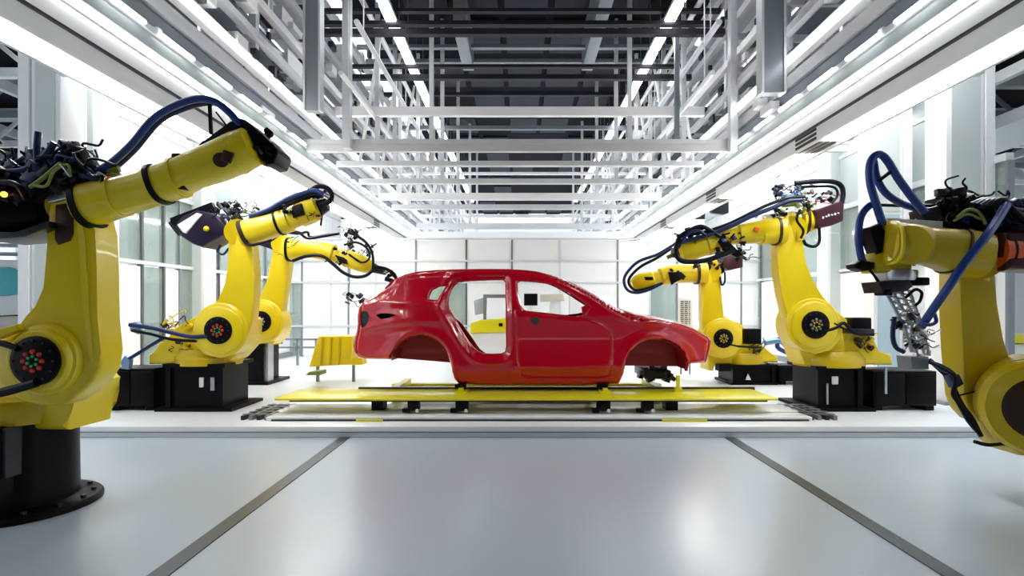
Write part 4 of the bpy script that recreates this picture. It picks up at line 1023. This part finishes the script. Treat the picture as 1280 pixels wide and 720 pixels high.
# upper arm
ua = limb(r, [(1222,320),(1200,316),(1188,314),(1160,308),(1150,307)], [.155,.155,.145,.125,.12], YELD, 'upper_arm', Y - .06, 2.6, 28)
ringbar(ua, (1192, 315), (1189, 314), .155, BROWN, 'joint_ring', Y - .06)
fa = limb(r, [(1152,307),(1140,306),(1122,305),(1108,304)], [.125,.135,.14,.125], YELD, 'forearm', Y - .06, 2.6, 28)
MB().tube([P(1136, 306, Y - .19), P(1136, 306, Y + .1)], [.125,.125], 32).build('wrist_joint', YELD, fa)
ringbar(fa, (1113, 304), (1110, 304), .148, YEL, 'joint_ring', Y - .06)
w = MB().prism([(1094,316),(1110,312),(1140,318),(1142,332),(1140,340),(1098,340),(1094,332)], Y - .03, .2, .02).build('wrist', YELD, r)
MB().prism([(1087,284),(1102,278),(1108,290),(1104,316),(1096,318),(1094,300)], Y - .04, .12, .015).build('wrist_bracket', BLK, r)
MB().lathe(P(1121, 351, Y + .05), (0, 0, 1), [(0, .115), (.05, .125), (.07, .12)], 28).build('tool_flange', CHROME, r)
tool = MB().prism([(1098,352),(1138,350),(1142,358),(1134,364),(1102,366)], Y - .05, .2, .01).build('tool_plate', DKSTEEL, r)
MB().box(P(1148, 352, Y), (.09, .1, .055), None, .01).build('sensor', BLK, r)
MB().box(P(1104, 365, Y), (.07, .1, .05), None, .01).build('sensor', BLK, r)
# gripper lattice
g = MB(); j = random.Random(77)
A = [(1106,362),(1114,362),(1124,362),(1136,362)]; B = [(1130,408),(1138,404),(1146,402),(1152,406)]
C_ = [(1140,440),(1146,444),(1156,444),(1160,440)]
for k in range(4):
    g.bar(P(*A[k], Y + .02 * k), P(*B[k], Y + .02 * k), .016); g.bar(P(*B[k], Y + .02 * k), P(*C_[k], Y + .02 * k), .018)
for k in range(6):
    a = k / 6; b = (k + 1) / 6
    l = lambda t: (A[0][0] + (B[0][0] - A[0][0]) * t, A[0][1] + (B[0][1] - A[0][1]) * t)
    rr = lambda t: (A[3][0] + (B[3][0] - A[3][0]) * t, A[3][1] + (B[3][1] - A[3][1]) * t)
    g.bar(P(*l(a), Y), P(*rr(b), Y), .010).bar(P(*rr(a), Y + .05), P(*l(b), Y + .05), .010)
g.build('gripper_frame', CHROME, tool)
clutter(tool, 1118, 1150, 392, 412, Y - .03, 26, 71, .025, 'gripper_joint', (DKSTEEL, CHROME, BLK, YELD), .12)
clutter(tool, 1130, 1160, 412, 445, Y - .03, 34, 72, .028, 'gripper_claw', (CHROME, CHROME, DKSTEEL), .12)
MB().prism([(1138,446),(1162,446),(1162,462),(1140,462)], Y - .05, .15, .012).build('gripper_base', ALU2, tool)
hose(r, [(1132,372),(1144,362),(1152,366),(1150,376),(1144,382)], .010, RUB, Y=Y - .03, name='cable')
hose(r, [(1118,396),(1116,420),(1120,434),(1130,440)], .016, NAVY, Y=Y)
# blue hoses
yb = Y - .02
hose(r, [(1104,282),(1096,258),(1088,230),(1087,208),(1092,196),(1101,193),(1110,202),(1122,222),(1138,244),(1156,266)], .026, BLUE, 12, Y=yb)
hose(r, [(1092,200),(1096,222),(1106,240),(1122,252),(1140,259),(1160,264)], .024, BLUE, 12, Y=yb + .07)
hose(r, [(1098,254),(1086,258),(1076,272),(1073,295),(1075,315),(1079,330)], .024, BLUE, 12, Y=yb + .03)
MB().prism([(1069,330),(1078,325),(1094,328),(1094,336),(1082,339),(1070,335)], Y - .03, .12, .012).build('hose_end', BLK, r)
hose(r, [(1086,336),(1094,346),(1100,356)], .010, RUB, Y=Y)
hose(r, [(1258,256,3.6),(1246,276,3.55),(1232,296,3.5),(1208,326,3.5),(1186,358,3.52),(1168,384,3.6),(1152,408,3.7)], .026, BLUE, 12)
hose(r, [(1168,392),(1170,402),(1162,406),(1152,404)], .012, BLUE, Y=3.65)
MB().bar(P(1098, 226, yb), P(1114, 214, yb), .022).build('hose_clip', BLK, r)
hose(r, [(1096,256),(1130,257),(1176,257)], .012, RUB, Y=Y + .1)
MB().prism([(1150,262),(1176,256),(1180,272),(1166,284),(1152,272)], Y, .12, .01).build('hose_bracket', DKSTEEL, r)
clutter(r, 1176, 1204, 240, 280, Y - .04, 40, 73, .05, 'valve_block', (BLK, RUB, BLK, DKSTEEL), .2)
MB().prism([(1176,282),(1180,245),(1192,238),(1206,240),(1214,256),(1236,262),(1240,296),(1200,290)], Y + .02, .2, .02).build('valve_cabinet', BLK, r)
clutter(r, 1204, 1275, 252, 290, Y - .08, 40, 74, .05, 'cable_bundle', (BLK, RUB, NAVY), .12)
hose(r, [(1196,272),(1210,262),(1224,266),(1232,280)], .010, GREENY, Y=Y - .15, name='cable'); hose(r, [(1192,276),(1210,268),(1226,274)], .008, GREENY, Y=Y - .15, name='cable')
for k in range(5): hose(r, [(1214 + k * 6, 256 + k),(1232 + k * 5, 250),(1252 + k * 4, 252 + k * 3),(1268 + k * 6, 262 + k * 6),(1300, 266 + k * 8)], .020, (NAVY, RUB, NAVY, RUB, BLK)[k], Y=Y - .10 - .02 * k, name='cable')
clutter(r, 1120, 1165, 282, 290, Y + .0, 12, 75, .025, 'fitting', (WPLATE, CHROME, BROWN), .1)
lab(MB().bar(P(1108, 284, Y), P(1176, 288, Y), .03, .12).build('top_cover', WHT, r), 'white cover strip on the arm')

# ================================================================== OTHER FLOOR THINGS
t = thing('machine_guard', (P(415, 440, 9.6).x, 9.7, .12), 'tapered yellow sheet guard on a stand behind the left end of the skid', 'guard')
m = MB().prism([(398,420),(440,420),(441,456),(414,457),(386,459),(392,440)], 9.5, .5, .02)
g = m.build('hood', YEL, t)
MB().prism([(439,448),(452,447),(453,456),(439,457)], 9.5, .3, .01).build('side_box', YEL, t)
for k in range(3): MB().prism([(402 + k * 11, 422), (404 + k * 11, 422), (402 + k * 11, 456), (400 + k * 11, 456)], 9.48, .02).build('rib', YELD, g)
for px in (395, 440): MB().bb(P(px, 460, 9.7).x, P(px + 3, 460, 9.7).x, 9.7, 9.76, .121, .46).build('leg', ALU2, t)
lab(MB().prism([(382,469),(386,465),(400,464),(400,469)], 8.9, .3, .005).build('foot_plate', GREENY, t), 'olive foot plate')

t = thing('safety_rail', (P(360, 430, 12.5).x, 12.5, .12), 'thin grey safety rail in front of the back partition, left of the yellow guard', 'rail')
for px in (335, 372, 395): MB().bb(P(px, 0, 12.5).x - .02, P(px, 0, 12.5).x + .02, 12.48, 12.52, .121, .72).build('post', ALU2, t)
for z in (.68, .5): MB().bb(P(330, 0, 12.5).x, P(398, 0, 12.5).x, 12.48, 12.52, z, z + .04).build('rail', ALU2, t)

t = thing('hanging_tool', (P(440, 372, 12).x, 12, P(0, 385, 12).z), 'small dark hand tool hanging on a cable behind the rear of the car body', 'tool')
MB().tube([P(437, 300, 12), P(438, 330, 12), P(436, 362, 12)], .012, 6, smooth=4).build('cable', ALU2, t)
clutter(t, 428, 454, 362, 378, 12, 14, 81, .06, 'tool_body', (BLK, DKSTEEL), .1)
MB().bb(P(437, 0, 12).x - .03, P(437, 0, 12).x + .03, 11.98, 12.02, P(0, 302, 12).z, 3.38).build('drop_rod', ALU2, t)

# machinery seen through the car windows
t = thing('transfer_machine', (P(611, 410, 12).x, 12.2, .12), 'yellow-topped transfer machine seen through the rear door opening of the car', 'machine')
MB().prism([(588,404),(600,400),(634,398),(636,415),(588,417)], 12, .6, .02).build('yellow_cover', DECKY, t)
MB().prism([(590,417),(636,415),(636,440),(590,440)], 12.05, .5, .01).build('base', WHT, t)
for px in (592, 630): MB().bb(P(px, 0, 12).x, P(px, 0, 12).x + .08, 12.1, 12.4, .121, P(0, 439, 12.05).z).build('foot', ALU2, t)
MB().prism([(604,368),(638,368),(638,400),(632,400),(632,372),(608,372),(608,400),(604,400)], 12.1, .08, .005).build('frame', ALU2, t)
lab(MB().prism([(592,376),(604,372),(604,392),(594,394)], 12.1, .06, .005).build('side_window', SLATEG, t), 'grey-green side window')
MB().box(P(626, 406, 11.98), (.08, .04, .07)).build('knob', BLK, t)
t = thing('operator_screen', (P(664, 385, 12).x, 12.1, .12), 'black operator screen on a white post seen through the front window of the car', 'screen')
MB().prism([(655,367),(672,367),(672,382),(655,382)], 12, .08, .008).build('display', BLK, t)
MB().prism([(662,382),(665,382),(665,459),(662,459)], 12.02, .04).build('post', WHT, t)
MB().bb(P(658, 0, 12).x, P(669, 0, 12).x, 11.95, 12.15, .121, .14).build('foot', ALU2, t)
t = thing('assembly_fixture', (P(700, 385, 12.6).x, 12.7, .12), 'pale beige assembly fixture right of the black operator screen, seen through the car', 'fixture')
MB().prism([(676,368),(704,367),(706,376),(676,377)], 12.6, .4, .01).build('top_box', BEIGE, t)
MB().prism([(688,377),(699,377),(700,440),(688,440)], 12.65, .3, .01).build('column', WHT, t)
MB().prism([(712,370),(736,372),(736,440),(712,440)], 12.7, .3, .01).build('cabinet', WSTEEL, t)
MB().prism([(676,440),(740,440),(740,455.8),(676,455.8)], 12.6, .5, .01).build('base', ALU, t)
t = thing('data_board', (P(857, 390, 10.8).x, 10.8, .12), 'white notice board with grey columns of print between car nose and farthest right robot', 'board')
MB().prism([(848,372),(866,372),(866,410),(848,410)], 10.8, .04, .005).build('board', WHT, t)
m = MB()
for k in range(12):
    for c0, c1 in ((851, 855), (856, 860), (861, 863)):
        m.prism([(c0, 376 + k * 2.5), (c1 - (k * 7 % 3) * .4, 376 + k * 2.5), (c1 - (k * 7 % 3) * .4, 377.4 + k * 2.5), (c0, 377.4 + k * 2.5)], 10.79, .005)
lab(m.build('print', SLATE, t), 'rows of tiny grey print')
for px in (851, 862): MB().bb(P(px, 0, 10.8).x, P(px + 1.5, 0, 10.8).x, 10.81, 10.85, .121, P(0, 409, 10.8).z).build('leg', ALU2, t)

# left bay machine with teal window, right bay yellow strip
t = thing('machine_enclosure', (P(15, 385, 9.2).x, 9.4, .12), 'white machine enclosure with a round teal window at the left frame edge', 'machine')
MB().prism([(-60,322),(44,326),(44,392),(-60,398)], 9.2, .9, .02).build('upper_housing', WHT, t)
lab(MB().prism([(-2,334),(12,334),(22,338),(30,348),(32,358),(30,366),(5,370),(-2,370)], 9.17, .04, .004, smooth=0).build('window', TEAL, t), 'teal rounded window')
MB().prism([(-60,398),(40,394),(38,412),(-60,420)], 9.25, .8, .02).build('beige_skirt', BEIGE, t)
MB().prism([(-60,420),(38,412),(38,480),(-60,480)], 9.3, .7, .02).build('base', ALU, t)
for k, yy in enumerate((303, 314)): MB().prism([(-60, yy), (50, yy + 2), (50, yy + 5), (-60, yy + 3)], 9.2, .3, .004).build('top_rail', ALU2, t)
MB().prism([(42,290),(45,290),(45,478),(42,478)], 9.15, .05).build('post', ALU2, t)
MB().prism([(-40,300),(-37,300),(-37,324),(-40,324)], 9.25, .05).build('post', ALU2, t)
t = thing('parts_bench', (P(1275, 420, 7.4).x, 7.5, .12), 'white bench with a yellow-green top edge at the right frame edge behind the robot', 'bench')
lab(MB().prism([(1252,419),(1330,418),(1330,430),(1252,429)], 7.4, .5, .01).build('bench_top', DECKY, t), 'yellow-green bench top')
MB().prism([(1254,430),(1330,430),(1330,492),(1254,492)], 7.45, .4, .01).build('front_panel', WSTEEL, t)
MB().bb(P(1254, 0, 7.45).x, P(1330, 0, 7.45).x, 7.5, 7.8, .121, .25).build('plinth', ALU, t)

t = thing('hanging_display', (P(901, 255, 11.5).x, 11.5, P(0, 268, 11.5).z), 'dark grey-green angular panel hung above the arm of the middle right robot', 'panel')
MB().prism([(888,262),(892,256),(911,242),(911,266),(905,268),(890,266)], 11.5, .12, .01).build('screen_panel', DKSTEEL, t)
MB().bb(P(909, 0, 11.5).x, P(911, 0, 11.5).x, 11.52, 11.56, P(0, 246, 11.5).z, 3.8).build('hanger', ALU2, t)

# ================================================================== LIGHT
w = bpy.data.worlds.new('World'); SC.world = w; w.use_nodes = True
bg = w.node_tree.nodes['Background']; bg.inputs[0].default_value = (0.90, 0.95, 1.0, 1); bg.inputs[1].default_value = 0.9

# ================================================================== CAMERA
cam = bpy.data.cameras.new('camera'); co = bpy.data.objects.new('camera', cam); COL.objects.link(co)
co.location = (0, 0, CH); co.rotation_euler = (PI / 2, 0, 0)
cam.sensor_width = 36; cam.lens = F / 1280 * 36
cam.shift_x = -(VX - 640) / 1280; cam.shift_y = (VY - 360) / 1280
cam.clip_end = 200
SC.camera = co
vs = SC.view_settings
vs.view_transform = 'Standard'; vs.look = 'None'; vs.exposure = 1.12; vs.gamma = 1; vs.use_curve_mapping = False
